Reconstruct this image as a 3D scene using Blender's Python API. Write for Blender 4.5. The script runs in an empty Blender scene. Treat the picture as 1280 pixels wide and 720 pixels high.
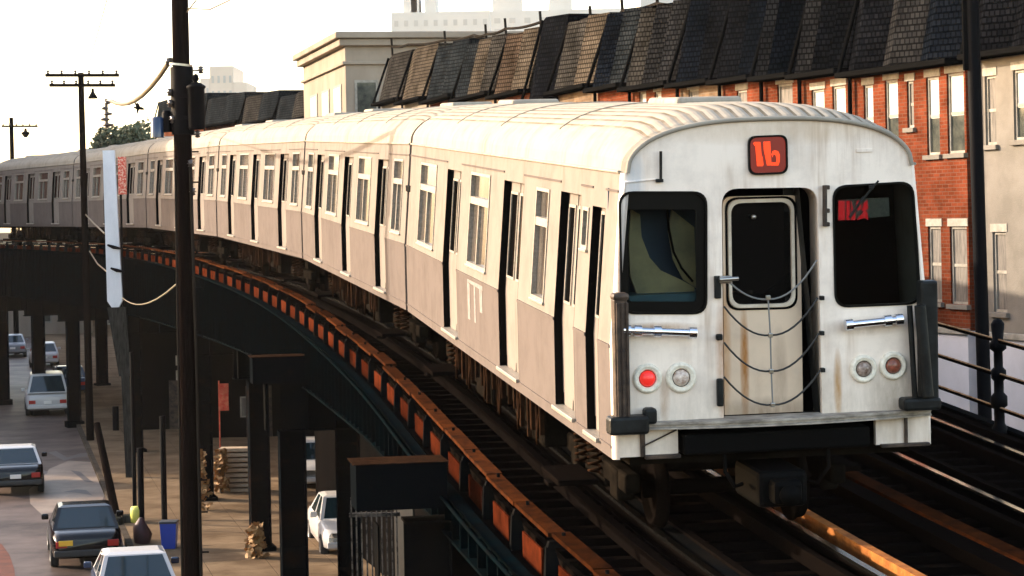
import bpy, bmesh, math, random
from math import sin, cos, pi, radians, sqrt
from mathutils import Vector, Matrix
from mathutils.geometry import tessellate_polygon
random.seed(7)
sc = bpy.context.scene
COL = sc.collection
F = 2854.0; CAMZ = 8.5; Y0 = 268.0; ROLL = radians(1.2)

# ------------------------------------------------------------ camera model
def unp(px, py, d):
    a = px-640; b = Y0-py
    u = a*cos(ROLL)+b*sin(ROLL); v = -a*sin(ROLL)+b*cos(ROLL)
    return Vector((u*d/F, d, CAMZ+v*d/F))
def gp(px, py, z=0.0):
    p = unp(px, py, 1.0); s = (CAMZ-z)/(CAMZ-p.z)
    return Vector((p.x*s, s, z))
def prj(p):
    u = p.x/p.y*F; v = (p.z-CAMZ)/p.y*F
    return (640+u*cos(ROLL)-v*sin(ROLL), Y0-(u*sin(ROLL)+v*cos(ROLL)))
def ground_at(px, d):           # ground point seen in column px (near the ground) at depth d
    v = -CAMZ*F/d; a = px-640
    u = (a+v*sin(ROLL))/cos(ROLL)
    return Vector((u*d/F, d, 0))

# ------------------------------------------------------------ materials
M = {}
def nt(name):
    m = bpy.data.materials.new(name); m.use_nodes = True
    n = m.node_tree; b = n.nodes['Principled BSDF']
    return m, n, b
def mat(name, c1, c2=None, rough=0.6, metal=0.0, scale=6.0, stretch=(1,1,1), bump=0.0, bscale=None, contrast=(0.35,0.65), spec=0.5, detail=5, rvar=0.0, objrand=0.0):
    m, n, b = nt(name)
    b.inputs['Roughness'].default_value = rough
    b.inputs['Metallic'].default_value = metal
    b.inputs['Specular IOR Level'].default_value = spec
    b.inputs['Base Color'].default_value = (*c1, 1)
    tc = n.nodes.new('ShaderNodeTexCoord'); mp = n.nodes.new('ShaderNodeMapping')
    mp.inputs['Scale'].default_value = stretch
    n.links.new(tc.outputs['Object'], mp.inputs['Vector'])
    if c2:
        no = n.nodes.new('ShaderNodeTexNoise'); no.inputs['Scale'].default_value = scale; no.inputs['Detail'].default_value = detail
        no.inputs['Roughness'].default_value = 0.65
        n.links.new(mp.outputs[0], no.inputs['Vector'])
        r = n.nodes.new('ShaderNodeValToRGB')
        r.color_ramp.elements[0].position = contrast[0]; r.color_ramp.elements[1].position = contrast[1]
        r.color_ramp.elements[0].color = (*c1, 1); r.color_ramp.elements[1].color = (*c2, 1)
        n.links.new(no.outputs['Fac'], r.inputs[0]); n.links.new(r.outputs[0], b.inputs['Base Color'])
        if rvar:
            mr = n.nodes.new('ShaderNodeMapRange'); mr.inputs[3].default_value = rough-rvar; mr.inputs[4].default_value = rough+rvar
            n.links.new(no.outputs['Fac'], mr.inputs[0]); n.links.new(mr.outputs[0], b.inputs['Roughness'])
    if objrand:
        oi = n.nodes.new('ShaderNodeObjectInfo'); mo = n.nodes.new('ShaderNodeMapRange'); mo.inputs[3].default_value = 1-objrand; mo.inputs[4].default_value = 1+objrand*.6
        n.links.new(oi.outputs['Random'], mo.inputs[0]); vm = n.nodes.new('ShaderNodeVectorMath'); vm.operation = 'MULTIPLY'
        n.links.new(r.outputs[0], vm.inputs[0]); n.links.new(mo.outputs[0], vm.inputs[1]); n.links.new(vm.outputs[0], b.inputs['Base Color'])
    if bump:
        nb = n.nodes.new('ShaderNodeTexNoise'); nb.inputs['Scale'].default_value = bscale or scale*4; nb.inputs['Detail'].default_value = 4
        n.links.new(mp.outputs[0], nb.inputs['Vector'])
        bp = n.nodes.new('ShaderNodeBump'); bp.inputs['Strength'].default_value = bump; bp.inputs['Distance'].default_value = 0.02
        n.links.new(nb.outputs['Fac'], bp.inputs['Height']); n.links.new(bp.outputs[0], b.inputs['Normal'])
    M[name] = m
    return m
def brickmat(name, c1, c2, mortar, bw, bh, ms=0.012, rough=0.85, bump=0.4, nz=0.5):
    m, n, b = nt(name)
    b.inputs['Roughness'].default_value = rough; b.inputs['Specular IOR Level'].default_value = 0
    tc = n.nodes.new('ShaderNodeTexCoord'); sp = n.nodes.new('ShaderNodeSeparateXYZ'); cb = n.nodes.new('ShaderNodeCombineXYZ')
    n.links.new(tc.outputs['Object'], sp.inputs[0])
    ad = n.nodes.new('ShaderNodeMath'); ad.operation = 'ADD'
    n.links.new(sp.outputs[0], ad.inputs[0]); n.links.new(sp.outputs[1], ad.inputs[1])
    n.links.new(ad.outputs[0], cb.inputs[0]); n.links.new(sp.outputs[2], cb.inputs[1])
    br = n.nodes.new('ShaderNodeTexBrick')
    br.inputs['Scale'].default_value = 1; br.inputs['Brick Width'].default_value = bw; br.inputs['Row Height'].default_value = bh
    br.inputs['Mortar Size'].default_value = ms; br.inputs['Bias'].default_value = 0.0
    br.inputs['Color1'].default_value = (*c1, 1); br.inputs['Color2'].default_value = (*c2, 1); br.inputs['Mortar'].default_value = (*mortar, 1)
    n.links.new(cb.outputs[0], br.inputs['Vector'])
    no = n.nodes.new('ShaderNodeTexNoise'); no.inputs['Scale'].default_value = 1.3; no.inputs['Detail'].default_value = 8
    n.links.new(tc.outputs['Object'], no.inputs['Vector'])
    mr = n.nodes.new('ShaderNodeMapRange'); mr.inputs[1].default_value = .3; mr.inputs[2].default_value = .7
    mr.inputs[3].default_value = 1-nz; mr.inputs[4].default_value = 1+nz*.4
    n.links.new(no.outputs['Fac'], mr.inputs[0])
    mx = n.nodes.new('ShaderNodeVectorMath'); mx.operation = 'MULTIPLY'
    n.links.new(br.outputs['Color'], mx.inputs[0])
    n.links.new(mr.outputs[0], mx.inputs[1]); n.links.new(mx.outputs[0], b.inputs['Base Color'])
    bp = n.nodes.new('ShaderNodeBump'); bp.inputs['Strength'].default_value = bump; bp.inputs['Distance'].default_value = 0.02; bp.invert = True
    n.links.new(br.outputs['Fac'], bp.inputs['Height']); n.links.new(bp.outputs[0], b.inputs['Normal'])
    M[name] = m
def emit(name, c, s, base=(0.02,0.0,0.0)):
    m, n, b = nt(name)
    b.inputs['Base Color'].default_value = (*base, 1)
    b.inputs['Emission Color'].default_value = (*c, 1); b.inputs['Emission Strength'].default_value = s
    b.inputs['Roughness'].default_value = 0.3
    M[name] = m
def glassmat(name, tint=(1,1,1), gl=0.5):
    m = bpy.data.materials.new(name); m.use_nodes = True; n = m.node_tree; n.nodes.clear()
    o = n.nodes.new('ShaderNodeOutputMaterial'); mx = n.nodes.new('ShaderNodeMixShader')
    t = n.nodes.new('ShaderNodeBsdfTransparent'); g = n.nodes.new('ShaderNodeBsdfGlossy')
    t.inputs[0].default_value = (*tint, 1); g.inputs['Roughness'].default_value = 0.03
    fr = n.nodes.new('ShaderNodeFresnel'); fr.inputs[0].default_value = 1.45
    ml = n.nodes.new('ShaderNodeMath'); ml.operation = 'MULTIPLY'; ml.inputs[1].default_value = gl; n.links.new(fr.outputs[0], ml.inputs[0]); n.links.new(ml.outputs[0], mx.inputs[0]); n.links.new(t.outputs[0], mx.inputs[1]); n.links.new(g.outputs[0], mx.inputs[2])
    n.links.new(mx.outputs[0], o.inputs[0]); M[name] = m
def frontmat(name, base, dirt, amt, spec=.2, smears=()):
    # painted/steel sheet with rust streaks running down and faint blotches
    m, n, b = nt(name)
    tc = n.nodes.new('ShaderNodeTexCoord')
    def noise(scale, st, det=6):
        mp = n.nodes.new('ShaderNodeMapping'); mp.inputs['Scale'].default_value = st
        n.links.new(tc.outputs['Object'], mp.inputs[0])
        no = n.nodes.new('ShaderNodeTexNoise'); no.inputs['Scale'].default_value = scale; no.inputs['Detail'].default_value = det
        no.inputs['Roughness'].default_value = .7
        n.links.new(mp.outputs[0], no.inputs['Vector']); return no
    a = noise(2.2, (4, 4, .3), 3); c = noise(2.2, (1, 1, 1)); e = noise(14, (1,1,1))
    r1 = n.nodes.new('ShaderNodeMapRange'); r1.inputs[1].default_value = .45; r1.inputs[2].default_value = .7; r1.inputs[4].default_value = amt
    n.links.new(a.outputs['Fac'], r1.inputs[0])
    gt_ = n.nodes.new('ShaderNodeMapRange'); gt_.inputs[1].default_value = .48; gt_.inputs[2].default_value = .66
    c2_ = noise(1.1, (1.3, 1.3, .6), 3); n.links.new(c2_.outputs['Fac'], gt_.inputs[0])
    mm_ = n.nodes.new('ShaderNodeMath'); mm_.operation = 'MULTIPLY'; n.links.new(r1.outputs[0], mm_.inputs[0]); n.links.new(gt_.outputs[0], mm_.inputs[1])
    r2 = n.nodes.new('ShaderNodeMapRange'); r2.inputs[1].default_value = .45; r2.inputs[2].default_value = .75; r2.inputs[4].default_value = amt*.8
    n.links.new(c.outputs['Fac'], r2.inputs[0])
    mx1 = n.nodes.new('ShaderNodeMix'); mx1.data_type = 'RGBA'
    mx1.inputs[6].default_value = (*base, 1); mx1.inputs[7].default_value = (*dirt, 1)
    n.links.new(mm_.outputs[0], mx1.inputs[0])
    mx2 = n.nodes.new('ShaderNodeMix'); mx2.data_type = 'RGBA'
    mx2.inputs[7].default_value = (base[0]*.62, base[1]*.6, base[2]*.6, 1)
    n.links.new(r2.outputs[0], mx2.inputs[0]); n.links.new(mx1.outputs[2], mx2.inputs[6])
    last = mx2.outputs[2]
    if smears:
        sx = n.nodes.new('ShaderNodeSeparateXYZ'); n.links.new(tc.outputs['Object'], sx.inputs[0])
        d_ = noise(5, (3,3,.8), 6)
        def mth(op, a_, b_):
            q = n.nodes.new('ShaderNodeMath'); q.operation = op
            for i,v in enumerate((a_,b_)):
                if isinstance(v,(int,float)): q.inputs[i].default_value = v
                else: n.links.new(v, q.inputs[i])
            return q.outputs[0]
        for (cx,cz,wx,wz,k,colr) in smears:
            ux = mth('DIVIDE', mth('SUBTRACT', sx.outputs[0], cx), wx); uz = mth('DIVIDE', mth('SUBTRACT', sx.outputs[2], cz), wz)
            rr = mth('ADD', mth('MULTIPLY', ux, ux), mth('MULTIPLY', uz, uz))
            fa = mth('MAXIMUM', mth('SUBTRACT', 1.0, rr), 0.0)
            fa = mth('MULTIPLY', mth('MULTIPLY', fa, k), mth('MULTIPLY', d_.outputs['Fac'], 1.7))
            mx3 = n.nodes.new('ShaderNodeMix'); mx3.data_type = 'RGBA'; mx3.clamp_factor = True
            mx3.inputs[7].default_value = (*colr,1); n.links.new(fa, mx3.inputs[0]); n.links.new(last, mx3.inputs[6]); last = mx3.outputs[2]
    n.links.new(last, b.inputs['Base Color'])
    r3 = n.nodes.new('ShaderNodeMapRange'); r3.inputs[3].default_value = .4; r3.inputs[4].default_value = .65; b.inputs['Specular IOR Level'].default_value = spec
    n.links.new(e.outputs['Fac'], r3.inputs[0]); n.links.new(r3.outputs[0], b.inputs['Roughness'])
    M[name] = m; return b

bb = frontmat('front_paint', (.86,.755,.655), (.34,.21,.11), .8, .15, [(0,1.15,2.2,.75,.55,(.30,.25,.19)),(-1.2,2.2,.55,.07,.9,(.36,.2,.1)),(-1.05,1.55,.06,.28,.6,(.3,.17,.08)),(-.48,1.9,.09,.75,.85,(.42,.22,.11)),(.62,1.62,.05,.36,1.0,(.42,.24,.10)),(.9,2.15,.5,.1,.5,(.36,.27,.18)),(-1.42,2.6,.07,1.2,.6,(.30,.30,.32)),(1.2,1.5,.35,.35,.6,(.26,.21,.15)),(.1,4.0,1.3,.14,.5,(.5,.36,.22)),(-1.3,3.55,.12,.35,.6,(.35,.42,.5))]); bb.inputs['Metallic'].default_value = 0.0  # first, widest ellipse darkens the face towards the bottom
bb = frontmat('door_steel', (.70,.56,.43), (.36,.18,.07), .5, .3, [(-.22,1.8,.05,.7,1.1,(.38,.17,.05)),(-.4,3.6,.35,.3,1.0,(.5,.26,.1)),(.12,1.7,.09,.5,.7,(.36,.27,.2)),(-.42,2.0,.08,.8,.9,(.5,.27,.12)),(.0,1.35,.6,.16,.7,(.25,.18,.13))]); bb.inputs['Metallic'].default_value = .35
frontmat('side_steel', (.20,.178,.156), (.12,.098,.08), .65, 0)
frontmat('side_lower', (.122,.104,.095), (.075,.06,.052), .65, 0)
frontmat('roof_paint', (.315,.285,.235), (.16,.135,.10), .7, 0)
mat('seal', (.003,.003,.003), rough=.6, spec=0.02)
mat('black_mask', (.002,.002,.002), rough=.35, spec=0.1)
mat('under', (.004,.0035,.003), (.010,.008,.006), rough=.85, scale=5, bump=.3, spec=0)
mat('under_brown', (.03,.015,.008), (.007,.004,.003), rough=.65, scale=9, spec=0)
mat('bright_metal', (.5,.48,.44), (.35,.33,.3), rough=.28, metal=1, scale=20)
mat('chrome', (.75,.76,.8), rough=.14, metal=1)
mat('frame_metal', (.30,.27,.23), (.18,.16,.13), rough=.4, scale=25)
mat('faded_paint', (.25,.235,.225), (.17,.15,.14), rough=.8, scale=9, spec=0)
mat('grille_metal', (.10,.085,.07), (.012,.01,.008), rough=.6, scale=14, spec=.2, contrast=(.45,.6))
mat('sunlit_strip', (.42,.28,.16), (.2,.11,.05), rough=.7, scale=9, spec=0)
mat('maroon', (.06,.012,.014), (.03,.01,.012), rough=.6, scale=6)
mat('door_trim', (.66,.58,.47), (.5,.42,.32), rough=.45, scale=8)
mat('gate_metal', (.085,.06,.045), (.025,.02,.018), rough=.5, metal=.2, scale=7, bump=.2, spec=0.15)
mat('beam_grey', (.40,.36,.31), (.14,.12,.10), rough=.55, scale=5, metal=.2, stretch=(1,1,2))
mat('gate_dark', (.016,.018,.018), (.007,.007,.007), rough=.45, metal=.2, scale=7, bump=.2, spec=0.15)
mat('rope', (.16,.16,.155), rough=.6)
mat('chain', (.008,.008,.008), rough=.5)
mat('win_pane', (.10,.085,.07), (.03,.028,.026), rough=.12, scale=3, spec=.6, stretch=(1,2.5,.4))
mat('dark_pane', (.003,.003,.003), rough=.1, spec=.25)
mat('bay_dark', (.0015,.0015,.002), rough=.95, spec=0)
mat('reflection_cream', (.42,.31,.15), (.2,.16,.09), rough=.6, scale=2)
mat('reflection_blue', (.012,.035,.075), rough=.6)
mat('reflection_teal', (.03,.09,.12), rough=.5)
mat('rail_steel', (.55,.53,.5), rough=.15, metal=1)
mat('rail_web', (.004,.003,.0025), rough=.85, spec=0)
mat('tie_wood', (.0025,.002,.0018), (.007,.005,.004), rough=.85, scale=8, stretch=(1,6,6), bump=.5, spec=0)
mat('guard_wood_sunlit', (.42,.15,.035), (.22,.075,.02), rough=.65, scale=5, bump=.5, stretch=(1,1,1), spec=0.05)
mat('board_top', (.058,.017,.005), (.012,.006,.004), objrand=.55, contrast=(.3,.7), rough=.7, scale=4, bump=.5, spec=0)
mat('rust_panel', (.058,.012,.0045), (.016,.004,.002), objrand=.55, contrast=(.3,.7), rough=.8, scale=4, bump=.3, spec=0)
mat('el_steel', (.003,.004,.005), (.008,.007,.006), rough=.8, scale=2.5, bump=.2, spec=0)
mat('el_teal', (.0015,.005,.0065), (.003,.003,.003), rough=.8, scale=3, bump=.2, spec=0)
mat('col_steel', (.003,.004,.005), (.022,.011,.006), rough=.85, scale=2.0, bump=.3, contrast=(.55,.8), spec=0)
mat('pole_wood', (.010,.006,.005), (.005,.004,.0035), rough=.85, scale=6, stretch=(6,6,.4), bump=.7, bscale=20, spec=0)
mat('steel_black', (.003,.003,.004), rough=.6, spec=0.04)
mat('insulator', (.05,.035,.03), rough=.3)
mat('wire', (.02,.017,.014), rough=.6, spec=0)
mat('wire_yellow', (.09,.065,.025), rough=.6)
mat('white_sheet', (.62,.65,.70), (.52,.55,.60), rough=.45, scale=2, stretch=(1,1,.5))
mat('old_timber', (.05,.05,.045), (.012,.011,.01), rough=.9, scale=4, stretch=(5,5,.6), bump=1, spec=0)
brickmat('brick_red', (.175,.043,.020), (.115,.028,.013), (.14,.07,.045), .22, .075, ms=.008)
brickmat('brick_orange', (.185,.055,.026), (.135,.04,.018), (.14,.08,.055), .22, .075, ms=.008)
brickmat('brick_tan', (.22,.145,.09), (.17,.11,.07), (.2,.16,.12), .22, .075, ms=.008)
mat('stucco_grey', (.20,.18,.155), (.155,.14,.118), rough=.9, scale=1.5, bump=.3, bscale=30, spec=0)
mat('stucco_white', (.60,.585,.61), (.50,.49,.50), rough=.85, scale=.8, bump=.15, spec=0)
mat('stucco_beige', (.34,.28,.215), (.26,.21,.16), rough=.9, scale=.6, stretch=(1,1,.4), spec=0)
SH = []
for i,(a,c) in enumerate([((.055,.055,.058),(.10,.098,.098)), ((.013,.018,.028),(.024,.031,.044)), ((.11,.10,.088),(.17,.155,.135)), ((.24,.19,.14),(.32,.26,.19)), ((.014,.016,.021),(.032,.034,.041)), ((.05,.06,.068),(.085,.095,.1)), ((.17,.12,.085),(.24,.17,.12))]):
    a = tuple(v*.27 for v in a); c = tuple(v*.27 for v in c)
    brickmat('shingle%d'%i, a, c, (a[0]*.35,a[1]*.35,a[2]*.35), .16, .13, ms=.018, rough=.8, bump=.9, nz=.6); SH.append('shingle%d'%i)
mat('trim_dark', (.005,.005,.005), rough=.6, spec=0)
mat('trim_pale', (.34,.31,.26), (.22,.2,.165), spec=.1, rough=.7, scale=5)
mat('shade_white', (.42,.41,.37), rough=.7)
mat('house_glass', (.03,.035,.03), (.10,.10,.08), rough=.1, scale=2)
mat('curtain', (.17,.15,.125), (.07,.06,.05), rough=.8, scale=5, stretch=(3,3,.4))
# street surfaces
mat('asphalt', (.15,.108,.088), (.05,.038,.032), rough=.5, scale=.35, bump=.25, bscale=25, rvar=.14, detail=8, spec=0.06)
mat('asphalt_patch', (.27,.20,.14), (.15,.105,.075), rough=.5, scale=.8, bump=.2, bscale=20, spec=0.4)
mat('tar', (.05,.035,.03), rough=.5)
mat('red_paving', (.17,.06,.035), (.1,.045,.03), rough=.6, scale=2, spec=0.05)
mat('sidewalk', (.21,.15,.095), (.11,.075,.047), rough=.75, scale=.7, bump=.2, bscale=18, detail=8, spec=0)
mat('kerb_stone', (.09,.075,.06), (.05,.04,.03), rough=.7, scale=3, spec=0)
mat('ground', (.022,.017,.013), (.012,.010,.008), rough=.8, scale=.15, bump=.2, bscale=10, spec=0)
mat('carblack', (.002,.002,.003), rough=.15, spec=.35)
mat('carwhite', (.5,.48,.46), rough=.25, spec=.5)
mat('cargrey', (.20,.19,.19), rough=.22, spec=.6)
mat('carblue', (.015,.03,.07), rough=.2, spec=.6)
mat('car_glass', (.004,.018,.024), rough=.06, spec=.6)
mat('tyre', (.015,.015,.015), rough=.9)
mat('rim', (.4,.4,.4), rough=.35, metal=.8)
mat('plastic_dark', (.02,.02,.02), rough=.5)
mat('tail_red', (.35,.02,.015), rough=.2)
mat('plate_yellow', (.80,.45,.03), rough=.5)
mat('plate_white', (.75,.72,.66), rough=.5)
mat('bin_blue', (.015,.05,.35), rough=.4)
mat('lime', (.55,.55,.10), rough=.6)
mat('red_cloth', (.65,.05,.03), (.7,.2,.1), rough=.8, scale=6)
mat('plank', (.5,.4,.3), (.34,.26,.18), rough=.8, scale=4, stretch=(1,4,6), spec=0)
mat('leaf_green', (.055,.075,.035), (.09,.10,.05), rough=.8, scale=1.2)
mat('leaf_rust', (.22,.10,.03), (.35,.22,.09), rough=.8, scale=4)
mat('bark', (.06,.045,.035), rough=.9)
mat('hazed_wall', (.70,.65,.57), (.60,.56,.49), rough=.9, scale=.05)
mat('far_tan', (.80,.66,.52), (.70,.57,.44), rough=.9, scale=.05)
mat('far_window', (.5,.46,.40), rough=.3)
mat('sign_red', (.50,.06,.03), (.65,.4,.3), rough=.6, scale=14, contrast=(.5,.55))
emit('sign_panel', (.30,.02,.012), .12); emit('sign_digit', (1.0,.06,.008), .3)
emit('led_red', (.75,.01,.02), .14); mat('led_grey', (.10,.09,.065), (.05,.045,.035), rough=.5, scale=30)
emit('lamp_red', (.9,.03,.015), .12, (.5,.02,.02))
mat('lamp_white', (.75,.66,.58), (.35,.25,.2), rough=.2, scale=25)
mat('lamp_dull', (.35,.28,.24), (.12,.07,.05), rough=.25, scale=30)
mat('lamp_brown', (.30,.08,.05), (.12,.05,.03), rough=.25, scale=30)
mat('lamp_ring', (.85,.80,.68), (.6,.55,.45), rough=.4, metal=0, scale=20)
glassmat('windshield_glass', (.75,.8,.8))

mat('roof_groove', (.15,.125,.09), (.26,.22,.17), rough=.8, scale=1.2, stretch=(1,1,1), spec=0, contrast=(.42,.6))
# ------------------------------------------------------------ mesh builder
class MB:
    def __init__(s): s.v = []; s.f = []; s.mi = []; s.sm = []; s.marks = []
    def mark(s): s.marks.append((len(s.v),len(s.f))); return s
    def each(s, name, m, parent=None):      # one object per marked piece
        out = []; mk = s.marks+[(len(s.v),len(s.f))]
        for (v0,f0),(v1,f1) in zip(mk,mk[1:]):
            if f1 == f0: continue
            t = MB(); t.v = s.v[v0:v1]; t.f = [[i-v0 for i in f] for f in s.f[f0:f1]]; t.mi = s.mi[f0:f1]; t.sm = s.sm[f0:f1]
            out.append(t.build(name,m,parent))
        return out
    def add(s, vs, fs, mi=0, smooth=False, mx=None):
        o = len(s.v)
        for p in vs:
            p = Vector(p)
            s.v.append(mx @ p if mx else p)
        for f in fs: s.f.append([i+o for i in f]); s.mi.append(mi); s.sm.append(smooth)
        return s
    def quad(s, a, b, c, d, mi=0): return s.add([a,b,c,d], [(0,1,2,3)], mi)
    def hexa(s, p, mi=0):   # p: 4 bottom, 4 top
        return s.add(p, [(3,2,1,0),(4,5,6,7),(0,1,5,4),(1,2,6,5),(2,3,7,6),(3,0,4,7)], mi)
    def box(s, x0,x1,y0,y1,z0,z1, mx=None, mi=0):
        vs = [(x0,y0,z0),(x1,y0,z0),(x1,y1,z0),(x0,y1,z0),(x0,y0,z1),(x1,y0,z1),(x1,y1,z1),(x0,y1,z1)]
        return s.add(vs, [(3,2,1,0),(4,5,6,7),(0,1,5,4),(1,2,6,5),(2,3,7,6),(3,0,4,7)], mi, mx=mx)
    def bbox(s, x0,x1,y0,y1,z0,z1, b=.02, mx=None, mi=0):   # chamfered box
        bm = bmesh.new(); bmesh.ops.create_cube(bm, size=1)
        for v in bm.verts: v.co = Vector(((x0+x1)/2+v.co.x*(x1-x0), (y0+y1)/2+v.co.y*(y1-y0), (z0+z1)/2+v.co.z*(z1-z0)))
        bmesh.ops.bevel(bm, geom=bm.edges[:], offset=b, segments=2, affect='EDGES', profile=.5)
        bm.verts.index_update()
        s.add([v.co.copy() for v in bm.verts], [[v.index for v in f.verts] for f in bm.faces], mi, mx=mx); bm.free(); return s
    def tube(s, pts, r, n=8, mi=0, caps=True, smooth=True):
        pts = [Vector(p) for p in pts]
        rs = r if isinstance(r, (list,tuple)) else [r]*len(pts)
        vs = []; up = None
        for i,p in enumerate(pts):
            t = (pts[min(i+1,len(pts)-1)]-pts[max(i-1,0)]).normalized()
            if up is None:
                up = Vector((0,0,1)) if abs(t.z) < .9 else Vector((1,0,0))
            a = t.cross(up)
            if a.length < 1e-4: a = t.cross(Vector((0,1,0)))
            a.normalize(); b = a.cross(t).normalized(); up = b
            for k in range(n):
                an = 2*pi*k/n
                vs.append(p+(a*cos(an)+b*sin(an))*rs[i])
        fs = []
        for i in range(len(pts)-1):
            for k in range(n):
                fs.append((i*n+k, i*n+(k+1)%n, (i+1)*n+(k+1)%n, (i+1)*n+k))
        s.add(vs, fs, mi, smooth)
        if caps:
            s.add(vs[:n], [list(range(n))[::-1]], mi); s.add(vs[-n:], [list(range(n))], mi)
        return s
    def lathe(s, prof, n=24, mx=None, mi=0, smooth=True):   # prof: (r, h) about z
        vs = []; fs = []
        for r,h in prof:
            for k in range(n): vs.append((r*cos(2*pi*k/n), r*sin(2*pi*k/n), h))
        for i in range(len(prof)-1):
            for k in range(n): fs.append((i*n+k, i*n+(k+1)%n, (i+1)*n+(k+1)%n, (i+1)*n+k))
        return s.add(vs, fs, mi, smooth, mx)
    def plate(s, outer, holes, y0, y1, mi=0):   # polygons in (x,z), thickness y0..y1
        loops = [[Vector((p[0], 0, p[1])) for p in outer]]+[[Vector((p[0],0,p[1])) for p in h] for h in holes]
        tris = tessellate_polygon([[Vector((p.x,p.z,0)) for p in l] for l in loops])
        flat = [p for l in loops for p in l]; N = len(flat)
        vs = [(p.x,y0,p.z) for p in flat]+[(p.x,y1,p.z) for p in flat]
        fs = [tuple(t) for t in tris]+[tuple(i+N for i in reversed(t)) for t in tris]
        o = 0
        for l in loops:
            k = len(l)
            for i in range(k): fs.append((o+i, o+(i+1)%k, N+o+(i+1)%k, N+o+i))
            o += k
        return s.add(vs, fs, mi)
    def build(s, name, m, parent=None, auto=False):
        me = bpy.data.meshes.new(name); me.from_pydata([tuple(v) for v in s.v], [], s.f)
        ms = m if isinstance(m, (list,tuple)) else [m]
        for x in ms: me.materials.append(M[x])
        me.polygons.foreach_set('material_index', s.mi); me.polygons.foreach_set('use_smooth', s.sm)
        bm = bmesh.new(); bm.from_mesh(me); bmesh.ops.recalc_face_normals(bm, faces=bm.faces[:]); bm.to_mesh(me); bm.free()
        me.update()
        o = bpy.data.objects.new(name, me); COL.objects.link(o)
        if parent: o.parent = parent
        return o
def tag(o, label=None, cat=None, group=None, kind=None):
    if label: o['label'] = label
    if cat: o['category'] = cat
    if group: o['group'] = group
    if kind: o['kind'] = kind
    return o
def empty(name, mx=None, label=None, cat=None, group=None):
    o = bpy.data.objects.new(name, None); COL.objects.link(o); o.empty_display_size = .2
    if mx is not None: o.matrix_world = mx
    return tag(o, label, cat, group)
def kids(o): return [c for c in bpy.data.objects if c.parent == o]
def copy_tree(o, parent=None, mx=None):
    c = o.copy(); COL.objects.link(c)
    if parent: c.parent = parent
    for ch in kids(o): copy_tree(ch, c)
    if mx is not None: c.matrix_world = mx
    return c
def rrect(x0,x1,z0,z1,r,n=6):
    out = []
    for cx,cz,a0 in ((x1-r,z0+r,-90),(x1-r,z1-r,0),(x0+r,z1-r,90),(x0+r,z0+r,180)):
        for k in range(n+1):
            a = radians(a0+90*k/n); out.append((cx+r*cos(a), cz+r*sin(a)))
    return out
def rpoly(c, r, n=6):    # rounded polygon through corners c
    out = []; c = [Vector((p[0],p[1])) for p in c]; N = len(c)
    for i in range(N):
        p = c[i]; a = (c[i-1]-p); b = (c[(i+1)%N]-p); A = p+a.normalized()*r; B = p+b.normalized()*r
        for k in range(n+1):
            t = k/n; q = A*(1-t)**2+p*2*t*(1-t)+B*t*t; out.append((q.x,q.y))
    return out
def frame_mx(pos, heading, pitch=0, roll=0):
    return Matrix.Translation(pos) @ Matrix.Rotation(heading,4,'Z') @ Matrix.Rotation(pitch,4,'X') @ Matrix.Rotation(roll,4,'Y')

# ------------------------------------------------------------ the line of the track
# lower left edge of the train's side at car ends
HEAD = [9.6, 11.3, 14.4, 16.6, 20.5, 25.0]
DZ = [-2.29,-1.50,-.90,-.465,-.20,-.13,-.05]
LC = 15.6
p0 = unp(767,575,21.1)
node = [(p0.x,p0.y)]
for h in HEAD:
    h = radians(h); x,y = node[-1]; node.append((x-LC*sin(h), y+LC*cos(h)))
zs_ = [CAMZ+z for z in DZ]
pre = []; x,y = node[0]; z = zs_[0]
for h,dz in ((12.0,.75),(14.0,.7)):
    h = radians(h); x += LC*sin(h); y -= LC*cos(h); z -= dz; pre.insert(0,(x,y,z))
nodes = pre+[(a[0],a[1],b) for a,b in zip(node,zs_)]
x,y = node[-1]; z = zs_[-1]
for h in (29,33,37,41):
    h = radians(h); x -= LC*sin(h); y += LC*cos(h); nodes.append((x,y,z))
nodes = [Vector(n) for n in nodes]; S0 = -2*LC
def path(s):
    t = (s-S0)/LC; i = max(1, min(len(nodes)-3, int(math.floor(t)))); f = t-i
    a,b,c,d = nodes[i-1],nodes[i],nodes[i+1],nodes[i+2]
    p = .5*((2*b)+(c-a)*f+(2*a-5*b+4*c-d)*f*f+(3*b-a-3*c+d)*f**3)
    g = .5*((c-a)+2*(2*a-5*b+4*c-d)*f+3*(3*b-a-3*c+d)*f*f)
    g2 = Vector((g.x,g.y,0)).normalized()
    return p, g2, Vector((g2.y,-g2.x,0)), g.z/LC   # point, forward, right, grade
def off(s, lat, dz):        # lat: metres to the right of the train's left side; dz above the skirt's lower edge
    p,g,r,_ = path(s); return p+r*lat+Vector((0,0,dz))
SMIN, SMAX = -15.0, 118.0

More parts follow.
